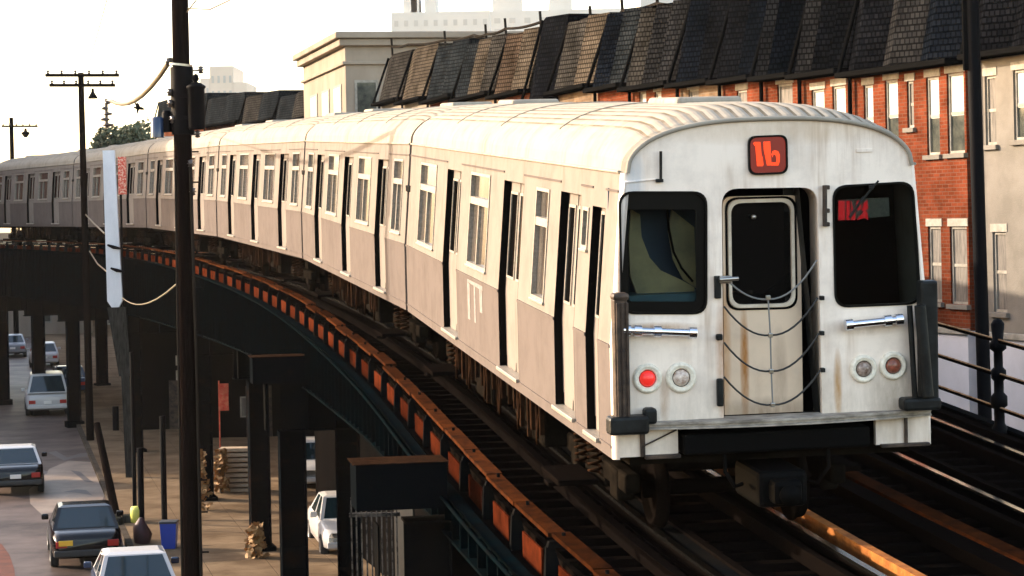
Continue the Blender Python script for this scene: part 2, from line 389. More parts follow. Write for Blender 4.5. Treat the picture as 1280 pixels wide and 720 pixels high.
# ------------------------------------------------------------ subway cars
CARGRP = 'cars of the elevated train'
HW = 1.545
def xs(z): return HW if z < 2.05 else HW-(z-2.05)/1.6*.13
def sidewall(ylim, zlim, ops, sgn, mb):
    ys = sorted(set([ylim[0],ylim[1]]+[v for o in ops for v in o[:2]]))
    zz = sorted(set([zlim[0],zlim[1]]+[min(max(v,zlim[0]),zlim[1]) for o in ops for v in o[2:4]]))
    for i in range(len(ys)-1):
        for j in range(len(zz)-1):
            cy = (ys[i]+ys[i+1])/2; cz = (zz[j]+zz[j+1])/2
            if any(o[0]<cy<o[1] and o[2]<cz<o[3] for o in ops): continue
            a,b = zz[j],zz[j+1]
            mb.quad((sgn*xs(a),ys[i],a),(sgn*xs(a),ys[i+1],a),(sgn*xs(b),ys[i+1],b),(sgn*xs(b),ys[i],b))
def roofsec(y, H, ins=0, ribs=True):
    pts = []; W = xs(3.65)-ins; n = 96
    for k in range(n+1):
        u = -1+2*k/n; xx = W*(abs(u)**.8*(1 if u > 0 else -1)) if abs(u) > .86 else W*u*.887/.86
        xx = W*sin(u*pi/2)*.35+W*u*.65
        z = 3.65+H*max(0,1-(abs(xx)/W)**2.6)**(1/2.2)
        if ribs and abs(xx) < 1.24 and k % 4 in (1,2): z += .007
        pts.append((xx,y,z))
    return pts
def make_side(root, ops_door, ops_win, sgn, L, cabdoor=None):
    doors = [(a,b,1.15,3.38) for a,b in ops_door]
    wins = list(ops_win); cab = [(cabdoor[0],cabdoor[1],1.12,3.3)] if cabdoor else []
    allo = doors+wins+cab
    y0, y1 = .07, L
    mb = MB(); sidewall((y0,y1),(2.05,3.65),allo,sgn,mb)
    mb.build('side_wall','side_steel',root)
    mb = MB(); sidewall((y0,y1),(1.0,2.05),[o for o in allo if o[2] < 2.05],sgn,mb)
    # narrow corrugation lip along the lower panel and the skirt return
    mb.quad((sgn*HW,y0,1.0),(sgn*HW,y1,1.0),(sgn*(HW-.12),y1,1.0),(sgn*(HW-.12),y0,1.0))
    mb.build('lower_side_panel','side_lower',root)
    mb = MB()
    zc = 2.05; mb.box(min(sgn*(HW+.012),sgn*HW),max(sgn*(HW+.012),sgn*HW),y0,y1,3.0,3.0)if False else None
    bt = MB(); cuts = [y0]+sorted([v for o in doors+cab for v in (o[0]-.01,o[1]+.01)])+[y1]
    for u,v in zip(cuts[::2],cuts[1::2]):
        if v-u > .05:
            for zz_,hh in ((2.035,.03),(3.47,.02),(1.10,.02)):
                x_ = xs(zz_); bt.mark().box(*sorted((sgn*(x_-.005),sgn*(x_+.012))),u,v,zz_,zz_+hh)
    bt.each('belt_rail','side_lower',root)
    gut = MB(); e = xs(3.65)
    gut.tube([(sgn*(e+.012),y0,3.66),(sgn*(e+.012),y1,3.66)],.016,6); gut.build('rain_gutter','roof_paint',root)
    def q(x,y,z): return (sgn*x,y,z)
    for (a,b,c,d) in doors+cab:
        iscab = (a,b,c,d) in cab; D = .085 if not iscab else .08
        dr = MB()
        dr.quad(q(xs(c)-D,a,c),q(xs(c)-D,b,c),q(xs(2.05)-D,b,2.05),q(xs(2.05)-D,a,2.05))
        dr.quad(q(xs(2.05)-D,a,2.05),q(xs(2.05)-D,b,2.05),q(xs(d)-D,b,d),q(xs(d)-D,a,d))
        mid = (a+b)/2
        do = dr.build('door','side_steel',root)
        sl = MB()
        for (u,v) in ((a,c),(b,c)):
            sl.quad(q(xs(c)+.002,u,c),q(xs(2.05)+.002,u,2.05),q(xs(2.05)-D,u,2.05),q(xs(c)-D,u,c))
            sl.quad(q(xs(2.05)+.002,u,2.05),q(xs(d)+.002,u,d),q(xs(d)-D,u,d),q(xs(2.05)-D,u,2.05))
        sl.quad(q(xs(d)+.002,a,d),q(xs(d)+.002,b,d),q(xs(d)-D,b,d),q(xs(d)-D,a,d))
        # soft rubber edge strip standing at the rear jamb
        for (u0,u1) in ((b-.05,b),):
            sl.quad(q(xs(c)-D+.006,u0,c),q(xs(c)-D+.006,u1,c),q(xs(d)-D+.006,u1,d),q(xs(d)-D+.006,u0,d))
        if not iscab: sl.quad(q(xs(c)-D+.005,mid-.02,c),q(xs(c)-D+.005,mid+.02,c),q(xs(d)-D+.005,mid+.02,d),q(xs(d)-D+.005,mid-.02,d))
        sl.build('door_seal','seal',do)
        spans = [(a+.09,mid-.1),(mid+.1,b-.13)] if not iscab else [(a+.1,b-.12)]
        for (u,v) in spans:
            pn = MB(); pn.hexa([q(xs(2.2)-D+.004,u,2.25),q(xs(2.2)-D+.004,v,2.25),q(xs(2.2)-D-.01,v,2.25),q(xs(2.2)-D-.01,u,2.25),
                                q(xs(3.2)-D+.004,u,3.22),q(xs(3.2)-D+.004,v,3.22),q(xs(3.2)-D-.01,v,3.22),q(xs(3.2)-D-.01,u,3.22)])
            pn.build('door_window','dark_pane',do)
            fr = MB()
            for (ya,yb,za,zb) in ((u-.025,v+.025,2.225,2.25),(u-.025,v+.025,3.22,3.25),(u-.025,u,2.25,3.22),(v,v+.025,2.25,3.22)):
                fr.hexa([q(xs(za)-D+.015,ya,za),q(xs(za)-D+.015,yb,za),q(xs(za)-D-.0,yb,za),q(xs(za)-D-.0,ya,za),
                         q(xs(zb)-D+.015,ya,zb),q(xs(zb)-D+.015,yb,zb),q(xs(zb)-D-.0,yb,zb),q(xs(zb)-D-.0,ya,zb)])
            fr.build('window_trim','frame_metal',do)
        th = MB(); th.bbox(*sorted((sgn*(HW-.1),sgn*(HW+.045))),a-.03,b+.03,c-.045,c-.002,.008); th.build('door_sill','frame_metal',root)
    for (a,b,c,d) in wins:
        D = .045
        wn = MB()
        # frame ring proud of the wall
        w = .035
        for (ya,yb,za,zb) in ((a-w,b+w,c-w,c),(a-w,b+w,d,d+w),(a-w,a,c,d),(b,b+w,c,d)):
            wn.hexa([q(xs(za)+.014,ya,za),q(xs(za)+.014,yb,za),q(xs(za)-D,yb,za),q(xs(za)-D,ya,za),
                     q(xs(zb)+.014,ya,zb),q(xs(zb)+.014,yb,zb),q(xs(zb)-D,yb,zb),q(xs(zb)-D,ya,zb)])
        if d-c > .6:
            zt = d-(d-c)*.33
            wn.hexa([q(xs(zt)+.01,a,zt),q(xs(zt)+.01,b,zt),q(xs(zt)-D,b,zt),q(xs(zt)-D,a,zt),
                     q(xs(zt+.09)+.01,a,zt+.09),q(xs(zt+.09)+.01,b,zt+.09),q(xs(zt+.09)-D,b,zt+.09),q(xs(zt+.09)-D,a,zt+.09)])
            if b-a > .9:
                m_ = (a+b)/2+.1
                wn.hexa([q(xs(c)-.005,m_,c),q(xs(c)-.005,m_+.05,c),q(xs(c)-D,m_+.05,c),q(xs(c)-D,m_,c),
                         q(xs(zt)-.005,m_,zt),q(xs(zt)-.005,m_+.05,zt),q(xs(zt)-D,m_+.05,zt),q(xs(zt)-D,m_,zt)])
        wn.bbox(*sorted((sgn*(xs(c)-.02),sgn*(xs(c)+.035))),a-.06,b+.06,c-w-.03,c-w+.001,.008)
        wo = wn.build('window','frame_metal',root)
        pn = MB(); pn.quad(q(xs(c)-D+.004,a,c),q(xs(c)-D+.004,b,c),q(xs(d)-D+.004,b,d),q(xs(d)-D+.004,a,d))
        pn.build('pane','win_pane' if b-a > .5 else 'dark_pane',wo)

def make_car(lead):
    root = empty('subway_car')
    L = 15.52
    if lead:
        make_side(root,[(1.8,2.85),(5.1,6.45),(9.95,11.3)],[(3.5,4.2,2.2,3.34),(7.5,9.0,2.24,3.37),(12.4,14.1,2.22,3.37),(1.38,1.6,2.9,3.24)],-1,L,(.62,1.2))
        make_side(root,[(1.8,2.85),(5.1,6.45),(9.95,11.3)],[(3.5,4.2,2.2,3.34),(7.5,9.0,2.24,3.37),(12.4,14.1,2.22,3.37)],1,L)
    else:
        for s_ in (-1,1):
            make_side(root,[(2.3,3.6),(7.0,8.3),(11.7,13.0)],[(.65,1.6,2.24,3.37),(4.45,6.1,2.24,3.37),(9.15,10.8,2.24,3.37),(13.65,14.65,2.24,3.37)],s_,L)
    # roof
    rows = [(0,.47,.05,True),(.07,.50,.0,True),(.35,.57,0,True),(.8,.61,0,True),(1.6,.62,0,True),(L-1,.62,0,True),(L-.3,.6,0,True),(L,.56,0,True)]
    if not lead: rows = [(.07,.56,0,True),(.4,.6,0,True),(1.2,.62,0,True),(L-1,.62,0,True),(L-.3,.6,0,True),(L,.56,0,True)]
    rb = MB(); secs = [roofsec(*r) for r in rows]; n = len(secs[0])
    vs = [p for s_ in secs for p in s_]; fs = []
    for i in range(len(secs)-1):
        for k in range(n-1): fs.append((i*n+k,i*n+k+1,(i+1)*n+k+1,(i+1)*n+k))
    rb.add(vs, fs); rb.mi = [1 if (k%4 == 3 and 8 < k < 88) else 0 for i in range(len(secs)-1) for k in range(n-1)]
    if lead:
        rm = MB(); rm.tube([(p[0],-.02,p[2]+.0) for p in roofsec(0,.47,.05,False)],.022,8)
        rm.build('roof_rim','roof_paint',root)
    rb.build('roof',['roof_paint','roof_groove'],root)
    jn = MB()
    for yy in (3.9,7.8,11.6):
        sec = [Vector(p)+Vector((0,0,.012)) for p in roofsec(yy,.62,0,False)][8:-8]
        jn.mark().tube(sec,.007,5)
    jn.each('roof_joint','roof_paint',root)
    vt = MB()
    for yy in (2.2,12.2):
        vt.mark().bbox(-.35,.35,yy,yy+1.3,4.2,4.33,.04)
    vt.each('roof_vent','roof_paint',root)
    # end walls
    sec = [(p[0],p[2]) for p in roofsec(L,.56,0,False)]
    out = [(-HW,1.0),(HW,1.0),(HW,2.05)]+sec[::-1]+[(-HW,2.05)]
    eb = MB(); eb.plate(out,[rrect(-.4,.4,1.15,3.2,.1)],L-.05,L)
    eb.box(-.41,.41,L-.25,L-.2,1.1,3.3); eb.build('end_wall','side_lower',root)
    if not lead:
        sec = [(p[0],p[2]) for p in roofsec(.07,.56,0,False)]
        out = [(-HW,1.0),(HW,1.0),(HW,2.05)]+sec[::-1]+[(-HW,2.05)]
        eb = MB(); eb.plate(out,[rrect(-.4,.4,1.15,3.2,.1)],.07,.12); eb.box(-.41,.41,.3,.35,1.1,3.3); eb.build('end_wall','side_lower',root)
        # dark bellows and safety bars filling the gap to the car ahead
        db = MB()
        for x0,x1 in ((-1.30,-.5),(.5,1.30)):
            for k in range(4): db.box(x0,x1,-.26+k*.08,-.22+k*.08,1.25,3.45)
        db.box(-1.42,-1.30,-.2,.02,1.3,3.5); db.box(1.30,1.42,-.2,.02,1.3,3.5)
        db.bbox(-1.5,-1.40,-.28,.12,2.9,3.0,.01)
        db.build('gap_guard','seal',root)
    # floor and undercarriage
    ub = MB(); ub.box(-1.36,1.36,.15,L-.05,.92,1.08); ub.build('underframe','under',root); ub = MB()
    random.seed(3 if lead else 5)
    boxes = [(4.6,5.4),(5.7,6.9),(7.1,7.9),(8.2,9.6),(9.9,10.6)]
    for i,(a,b) in enumerate(boxes):
        for s_ in (-1,1):
            x0,x1 = sorted((s_*(.55+.1*(i%2)), s_*(1.36-.06*(i%3))))
            ub.mark().bbox(x0,x1,a,b,.42+.08*(i%3),.93,.03)
    ub.each('equipment_box','under',root)
    hb = MB()     # hangers, cables and brackets that catch the light
    for k in range(16):
        yy = 4.4+k*.42+random.random()*.2; zz = .45+random.random()*.25
        w = random.choice([.03,.05,.1])
        hb.mark().box(-1.43,-1.38,yy,yy+w,zz,.96); 
        if k%3 == 0: hb.tube([(-1.42,yy,.95),(-1.44,yy+.1,.6),(-1.42,yy+.25,.45),(-1.40,yy+.35,.9)],.018,6)
    hb.each('hanger','under_brown',root)
    for yc in (2.9, L-2.9):
        bg = MB()
        for s_ in (-1,1):
            x0,x1 = sorted((s_*.98,s_*1.14))
            bg.bbox(x0,x1,yc-1.5,yc+1.5,.42,.62,.03); bg.bbox(x0,x1,yc-.5,yc+.5,.32,.5,.04)
            for dy in (-1.02,1.02): bg.bbox(x0-.02,x1+.02,yc+dy-.17,yc+dy+.17,.3,.62,.04)
        bg.bbox(-1.0,1.0,yc-.2,yc+.2,.4,.8,.03)
        bo = bg.build('truck','under',root)
        for dy in (-1.02,1.02):
            wb = MB()
            for s_ in (-1,1):
                mx = Matrix.Translation((s_*.72,yc+dy,.39)) @ Matrix.Rotation(pi/2*s_,4,'Y')
                wb.lathe([(.0,-.06),(.40,-.06),(.41,-.03),(.38,.0),(.37,.07),(.33,.07),(.30,.03),(.1,.03),(.1,.12),(0,.12)],24,mx)
            wb.tube([(-.7,yc+dy,.39),(.7,yc+dy,.39)],.08,8)
            wb.build('wheelset','rail_web',bo)
        sp = MB()
        for s_ in (-1,1):
            for dy in (-.35,.35):
                sp.mark().tube([(s_*1.2+.07*cos(t*.8),yc+dy+.07*sin(t*.8),.45+t*.009) for t in range(50)],.016,5)
        sp.each('spring','under_brown',bo)
        cs = MB(); cs.mark().bbox(-1.62,-1.2,yc-.5,yc+.5,.36,.42,.01); cs.bbox(-1.66,-1.5,yc-.13,yc+.13,.30,.34,.01)
        cs.mark().bbox(1.2,1.62,yc-.5,yc+.5,.36,.42,.01); cs.each('contact_shoe','tie_wood',bo)
    return root

# placement matrices: local origin = centre of the front end at rail level, skirt's lower edge at z=1
def car_mx(i):
    a = Vector((*node[i],zs_[i])); b = Vector((*node[i+1],zs_[i+1]))
    d = b-a; h = math.atan2(-d.x,d.y); pitch = math.atan2(d.z, Vector((d.x,d.y)).length)
    R = Matrix.Rotation(h,4,'Z') @ Matrix.Rotation(pitch,4,'X') @ Matrix.Rotation(radians(-.55),4,'Y')
    org = a - R @ Vector((-HW,0,1.0))
    return Matrix.Translation(org) @ R
MX1 = car_mx(0)
lead = make_car(True)
tag(lead,'leading car of the train, with white cab front, red route sign and chained end door','train car',CARGRP)
proto = make_car(False)
labs = ['second silver car of the train, coupled right behind the car with the white cab front',
        'third car of the train, ending just right of the thick utility pole',
        'fourth silver car of the train, the one crossing behind the thick utility pole',
        'fifth silver car of the train, the one passing behind the pale blue metal post',
        'sixth silver car of the train, farthest one in view at the left edge']

# ------------------------------------------------------------ front end of the lead car
inv = MX1.inverted(); CAM = Vector((0,0,CAMZ))
def fp(px, py, y=0.0):
    o = inv @ CAM; t = inv @ unp(px,py,10.0); d = t-o; k = (y-o.y)/d.y; p = o+d*k
    return (p.x, p.z)
def fpl(l, y=0.0): return [fp(a,b,y) for a,b in l]
sec = [(p[0],p[2]) for p in roofsec(0,.47,.05,False)]
ZB = 1.34   # lower edge of the white front sheet
outer = [(-HW+.05,ZB),(HW-.05,ZB),(HW-.05,2.05)]+sec[::-1]+[(-HW+.05,2.05)]
def clampx(l): return [(max(-1.45,min(1.45 if z < 2.6 else 1.385,x)),z) for x,z in l]
lw = rpoly(clampx(fpl([(771,393),(884,393),(884,239),(771,239)])),.14)
rw = rpoly(clampx(fpl([(1043,385),(1158,380),(1142,226),(1040,232)])),.14)
dw_c = fpl([(905,531),(1028,529),(1022,234),(902,236)]); dw_c[0] = (dw_c[0][0],ZB+.0); dw_c[1] = (dw_c[1][0],ZB+.0)
# door opening reaches the sheet's lower edge: cut it as a notch
A = Vector(dw_c[0]); B = Vector(dw_c[1]); C = Vector(dw_c[2]); D_ = Vector(dw_c[3])
def arc3(p, a, b, r, n=6):
    p = Vector(p); A_ = p+(Vector(a)-p).normalized()*r; B_ = p+(Vector(b)-p).normalized()*r
    return [tuple(A_*(1-t)**2+p*2*t*(1-t)+B_*t*t) for t in [k/n for k in range(n+1)]]
notch = [tuple(A)]+arc3(D_,A,C,.16)+arc3(C,D_,B,.16)+[tuple(B)]
outer2 = [(-HW+.05,ZB)]+notch+outer[1:]
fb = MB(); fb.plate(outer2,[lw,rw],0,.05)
# rounded corners joining face and sides
for s_ in (-1,1):
    prof = []
    for k in range(7):
        a = pi/2*k/6; prof.append((HW-.06+.06*sin(a), .07-.07*cos(a)))
    for i in range(6):
        (xa,ya),(xb,yb) = prof[i],prof[i+1]
        for (z0,z1) in ((1.0,2.05),(2.05,3.65)):
            d0 = HW-xs(z0); d1 = HW-xs(z1)
            fb.add([(s_*(xa-d0),ya,z0),(s_*(xb-d0),yb,z0),(s_*(xb-d1),yb,z1),(s_*(xa-d1),ya,z1)],[(0,1,2,3)],0,True)
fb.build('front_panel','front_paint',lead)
# corner skirts
cr = MB()
sk = fpl([(770,577),(848,578),(848,545),(770,540)])
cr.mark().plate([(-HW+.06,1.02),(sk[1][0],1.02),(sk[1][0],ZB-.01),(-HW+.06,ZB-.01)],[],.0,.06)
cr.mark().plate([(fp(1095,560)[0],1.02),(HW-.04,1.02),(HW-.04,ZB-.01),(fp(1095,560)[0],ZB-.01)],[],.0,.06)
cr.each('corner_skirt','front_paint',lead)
st = MB()
st.mark().bbox(fp(805,560)[0],sk[1][0]+.01,-.07,.0,1.0,1.035,.006); st.mark().bbox(fp(800,560)[0],fp(806,560)[0],-.03,-.002,1.02,1.33,.006)
st.mark().bbox(fp(1100,560)[0],fp(1160,560)[0],-.07,-.0,1.0,1.03,.006); st.mark().bbox(fp(1130,560)[0],fp(1134,560)[0],-.03,-.002,1.02,1.33,.006)
st.mark().tube([(*[fp(803,562)[0]],-.03,1.12),(fp(845,545)[0],-.03,1.26)],.008,6)
st.each('step_bracket','gate_metal',lead)
def ring(outer_pts, w):
    c = Vector((sum(p[0] for p in outer_pts)/len(outer_pts), sum(p[1] for p in outer_pts)/len(outer_pts)))
    hx = (max(p[0] for p in outer_pts)-min(p[0] for p in outer_pts))/2; hz = (max(p[1] for p in outer_pts)-min(p[1] for p in outer_pts))/2
    return [(c.x+(p[0]-c.x)*(hx-w)/hx, c.y+(p[1]-c.y)*(hz-w)/hz) for p in outer_pts]
for k,(wp,ww) in enumerate(((lw,.02),(rw,.02))):
    inn = ring(wp,ww)
    gk = MB(); gk.plate(wp,[inn],-.012,.03); go = gk.build('windshield','black_mask',lead)
    if k == 0:
        op = rpoly(fpl([(787,377),(871,377),(870,262),(785,262)]),.03)
        bz = MB(); bz.plate(inn,[op],.018,.03); bz.build('gasket','black_mask',go)
        gl = MB(); gl.plate(op,[],.012,.02); gl.build('glass','windshield_glass',go)
    else:
        gl = MB(); gl.plate(inn,[],.012,.02); gl.build('glass','windshield_glass',go)
# plates behind the left windshield, cut and coloured as its reflection
ci = MB()
ci.plate(fpl([(760,400),(890,400),(890,235),(760,235)],.5),[],.5,.52); ci.build('reflection_back','reflection_blue',lead)
ci = MB(); ci.plate(fpl([(797,370),(868,368),(868,359),(852,350),(826,338),(812,322),(802,296),(800,268),(789,262),(786,300),(788,345)],.3),[],.3,.34)
ci.plate(fpl([(840,262),(868,284),(871,360),(855,350),(842,325),(836,290)],.3),[],.31,.34)
ci.build('reflection_shape','reflection_cream',lead)
ci = MB(); ci.tube([Vector((fp(a,b,.25)[0],.25,fp(a,b,.25)[1])) for a,b in ((834,262),(836,285),(842,315),(852,335),(866,352))],.012,6); ci.build('reflection_line','seal',lead)
ci = MB(); q0 = fp(780,395,.2); q1 = fp(880,365,.2); ci.box(q0[0],q1[0],.1,.5,q0[1],q1[1]); ci.build('reflection_base','reflection_teal',lead)
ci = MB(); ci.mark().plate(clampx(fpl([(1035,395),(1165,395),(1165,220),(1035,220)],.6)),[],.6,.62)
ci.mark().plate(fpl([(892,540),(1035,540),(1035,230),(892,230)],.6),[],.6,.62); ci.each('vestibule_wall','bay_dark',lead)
ls = MB(); r_ = fpl([(1047,276),(1112,270),(1111,247),(1048,250)],.12); ls.plate(r_,[],.12,.15); lo = ls.build('destination_sign','led_grey',lead)
ls = MB()
def inr(a,b,y=.118): return fp(1047+a,275-b,y)
for poly in ([(1,0),(9,0),(9,24),(1,24)],[(11,0),(15,0),(15,24),(11,24)],[(17,0),(22,0),(22,11),(19,14),(17,24)],[(22,14),(24,24),(28,24),(30,14),(26,12)],[(24,0),(28,6),(34,3),(38,0),(37,9),(30,12),(33,22),(37,25),(38,14),(34,12)]):
    try: ls.plate([inr(*p) for p in poly],[],.112,.118)
    except Exception: pass
ls.build('lettering','led_red',lo)
# end door in its recess
RD = .26
rc = MB()
for i in range(len(notch)-1):
    a,b = notch[i],notch[i+1]
    rc.quad((a[0],.05,a[1]),(b[0],.05,b[1]),(b[0],RD+.02,b[1]),(a[0],RD+.02,a[1]))
rc.build('door_recess','door_steel',lead)
rj = MB(); B2 = notch[-1]; C2 = notch[-8]
rj.quad((B2[0]-.004,.052,B2[1]),(C2[0]-.004,.052,C2[1]),(C2[0]-.004,RD,C2[1]),(B2[0]-.004,RD,B2[1]))
rj.build('recess_jamb','gate_dark',lead)
def dp(px,py): return fp(px,py,RD-.04)
dc = [dp(906,528),dp(1004,526),dp(1000,244),dp(903,246)]
dout = [dc[0],dc[1]]+arc3(dc[2],dc[1],dc[3],.09)+arc3(dc[3],dc[2],dc[0],.09)
w_ = rpoly([dp(915,381),dp(990,379),dp(988,252),dp(913,254)],.11)
db = MB(); db.plate(dout,[w_],RD-.04,RD); do = db.build('end_door','door_steel',lead)
dz_ = MB(); dz_.plate(ring(w_,-.03),[w_],RD-.06,RD-.042); dz_.build('window_frame','door_trim',do)
dz_ = MB(); dz_.plate(ring(w_,-.055),[ring(w_,-.035)],RD-.047,RD-.041); dz_.build('window_seal','seal',do)
dz_ = MB(); dz_.plate(ring(w_,-.005),[],RD-.02,RD-.012); dz_.build('glass','dark_pane',do)
bk = MB(); bk.box(C2[0]-.1,C2[0],RD-.02,RD,B2[1],C2[1]); bk.build('jamb_filler','gate_dark',lead)
tb = MB(); o_ = dp(941,271); tb.lathe([(.0,.0),(.022,.0),(.022,.03),(0,.03)],12,Matrix.Translation((o_[0],RD-.06,o_[1]))@Matrix.Rotation(pi/2,4,'X')); tb.build('door_bolt','bright_metal',do)
fl = MB(); fl.box(notch[0][0]-.02,notch[-1][0]+.02,.0,RD,ZB-.03,ZB-.002); fl.build('recess_floor','under',lead)
# chains: grey rope then three black ones, each from bracket to bracket through the middle cord
def P3(px,py,y): a = fp(px,py,y); return Vector((a[0],y,a[1]))
def sag(pts, n=10):
    out = []
    for i in range(len(pts)-1):
        for k in range(n): 
            t = k/n; out.append(pts[i].lerp(pts[i+1],t))
    out.append(pts[-1]); return out
def curve3(a,b,c,n=16):     # through a, b(mid), c
    ctrl = b*2-(a+c)/2
    return [a*(1-t)**2+ctrl*2*t*(1-t)+c*t*t for t in [k/n for k in range(n+1)]]
def swag(a,m,c,y,r,m_,name,sagf=.35):
    pa,pm,pc = P3(*a,y),P3(*m,y),P3(*c,y)
    l = []
    for (u,v) in ((pa,pm),(pm,pc)):
        mid = (u+v)/2+Vector((0,0,-abs((u-v).z)*.28))
        l += curve3(u,mid,v,8)[(1 if l else 0):]
    t = MB(); t.tube(l,r,6); return t
YC = -.045
t = swag((908,349),(960,374),(1021,325),YC,.009,'rope','x'); t.build('safety_rope','rope',lead)
for a,m_,c in (((905,383),(963,419),(1022,372)),((905,428),(964,464),(1024,416)),((905,471),(966,506),(1026,462))):
    t = swag(a,m_,c,YC,.010,'chain','x'); t.build('safety_chain','chain',lead)
t = MB(); t.tube([P3(960,372,YC-.01),P3(963,419,YC-.01),P3(964,464,YC-.01),P3(966,508,YC-.01)],.008,6); t.build('chain_tie','rope',lead)
t = MB()
for a in ((960,372),(963,419),(964,464),(966,506)):
    p = P3(*a,YC-.01); t.mark().bbox(p.x-.022,p.x+.022,p.y-.015,p.y+.015,p.z-.022,p.z+.022,.008)
p = P3(908,350,YC); t.mark().bbox(p.x-.07,p.x+.05,-.08,-.0,p.z-.03,p.z+.04,.015); t.tube([p+Vector((-.08,-.05,.01)),p+Vector((.1,-.05,.015))],.02,8)
t.each('chain_hook','bright_metal',lead)
t = MB(); p = P3(896,358,0); t.mark().bbox(p.x-.03,p.x+.03,-.05,-.0,p.z-.11,p.z+.1,.01)
p = P3(898,421,0); t.mark().bbox(p.x-.03,p.x+.03,-.06,0,p.z-.03,p.z+.03,.015); p = P3(899,490,0); t.mark().bbox(p.x-.03,p.x+.03,-.06,0,p.z-.13,p.z+.13,.015)
for a in ((1026,372),(1026,416),(1027,462)):
    p = P3(*a,0); t.mark().bbox(p.x-.02,p.x+.02,-.06,0,p.z-.02,p.z+.02,.006)
t.each('chain_bracket','gate_dark',lead)
# route sign
rs = rpoly(fpl([(935,219),(984,217),(983,168),(934,170)]),.08); hs = ring(rs,.018)
t = MB(); t.plate(rs,[hs],-.035,.0); so = t.build('route_sign','black_mask',lead)
t = MB(); t.plate(ring(rs,.015),[],-.022,-.002); t.build('sign_face','sign_panel',so)
def dg(a,b): return fp(910+a/9.0,150+b/9.0,-.024)
t = MB()
for poly in ([(325,520),(388,520),(364,246),(300,246),(280,262),(306,300)],
             [(388,520),(400,505),(386,400),(378,440)],
             [(438,512),(488,510),(474,240),(398,244),(400,330)],
             [(488,390),(500,350),(530,340),(565,352),(583,395),(580,470),(566,512),(540,505),(545,440),(535,395),(512,385),(500,420)],[(488,512),(566,512),(572,478),(490,476)]):
    t.plate([dg(*p) for p in poly],[],-.028,-.024)
t.build('route_symbol','sign_digit',so)
# headlights
for (x,y,r,m_) in ((809,473,.128,'lamp_red'),(851,472,.133,'lamp_white'),(1079,461,.122,'lamp_dull'),(1116,457,.124,'lamp_brown')):
    c = P3(x,y,0); mx = Matrix.Translation(c)@Matrix.Rotation(pi/2,4,'X')
    t = MB(); t.lathe([(r+.012,0),(r+.012,.012),(r,.03),(r*.86,.042),(r*.80,.030),(r*.74,.036),(r*.66,.026),(r*.60,.004)],32,mx); ho = t.build('headlight','lamp_ring',lead)
    t = MB(); t.lathe([(r*.70,.006),(r*.62,.014),(r*.56,.016)],32,mx); t.build('bezel','black_mask',ho)
    t = MB(); t.lathe([(r*.60,.010),(r*.55,.030),(r*.4,.048),(r*.2,.058),(.001,.060)],24,mx); t.build('lens',m_,ho)
    if m_ == 'lamp_red': ho['label'] = 'round tail lamp glowing red'
# chrome grab rails
for (a,b,fat) in (((783,413),(868,416),(800,827)),((1061,406),(1128,399),(1110,1128))):
    pa,pb = P3(*a,-.09),P3(*b,-.09); t = MB(); t.tube([pa,pb],.036,14)
    d_ = (pb-pa).normalized()
    for f_ in (.0,.16,.45,.97) if a[0] < 900 else (.0,.72,.93):
        q_ = pa.lerp(pb,f_); t.tube([q_-d_*.035,q_+d_*.035],.055,12)
        t.tube([q_,Vector((q_.x,.0,q_.z+.0))],.022,8)
    t.build('grab_rail','chrome',lead)
# corner gate posts
t = MB(); a = P3(763,372,0); b = P3(783,525,0)
t.bbox(a.x,b.x,-.14,-.01,b.z,a.z,.02); t.bbox(a.x-.01,b.x+.02,-.16,-.005,a.z-.02,a.z+.05,.03)
for k in range(3): t.bbox(a.x+.02+k*.045,a.x+.045+k*.045,-.155,-.13,b.z,a.z-.04,.006)
go = t.build('gate_post','gate_metal',lead)
t = MB(); a = P3(762,528,0); b = P3(806,518,0); t.bbox(a.x-.04,b.x,-.2,-.0,a.z-.1,a.z+.07,.03); t.bbox(b.x-.03,b.x+.09,-.14,0,a.z-.02,a.z+.13,.03); t.build('gate_foot','gate_dark',lead)
t = MB(); a = P3(1140,350,0); b = P3(1171,500,0)
t.bbox(a.x+.03,b.x-.03,-.16,-.01,b.z,a.z,.025); t.tube([P3(1150,382,-.2),P3(1160,495,-.2)],.055,12); t.tube([P3(1137,382,-.12),P3(1144,500,-.12)],.028,8)
t.bbox(P3(1122,505,0).x,b.x-.02,-.2,-.0,b.z-.07,b.z+.05,.03); t.build('gate_post','gate_dark',lead)
# anticlimber beam, coupler, small bits
t = MB(); pts = []
for k in range(17):
    f_ = k/16; x = -HW+.02+(2*HW-.04)*f_; bow = -.20*(1-(2*f_-1)**2)-.03; pts.append((x,bow))
vs = []; fs = []
for x,y in pts: vs += [(x,y,1.28),(x,.1,1.28),(x,.1,1.345),(x,y,1.345),(x,y,1.325),(x,y+.02,1.32),(x,y+.02,1.30),(x,y,1.295)]
for i in range(16):
    for k in range(8): fs.append((i*8+k,i*8+(k+1)%8,(i+1)*8+(k+1)%8,(i+1)*8+k))
fs += [tuple(range(8)),tuple(range(128,136))[::-1]]
t.add(vs,fs); t.build('anticlimber','beam_grey',lead)
t = MB(); t.bbox(-.9,.9,-.1,.2,1.02,1.22,.03); t.bbox(-.24,.24,-.25,.6,.52,.86,.05); t.bbox(-.14,.14,-.42,-.2,.57,.8,.05); t.lathe([(.0,0),(.09,0),(.1,.05),(0,.06)],16,Matrix.Translation((0,-.43,.67))@Matrix.Rotation(pi/2,4,'X'))
for x in (-.5,.5): t.tube([(x,-.04,1.05),(x,-.06,.85),(x*.8,-.02,.7),(x*.6,.1,.7)],.02,8)
t.build('coupler','seal',lead)
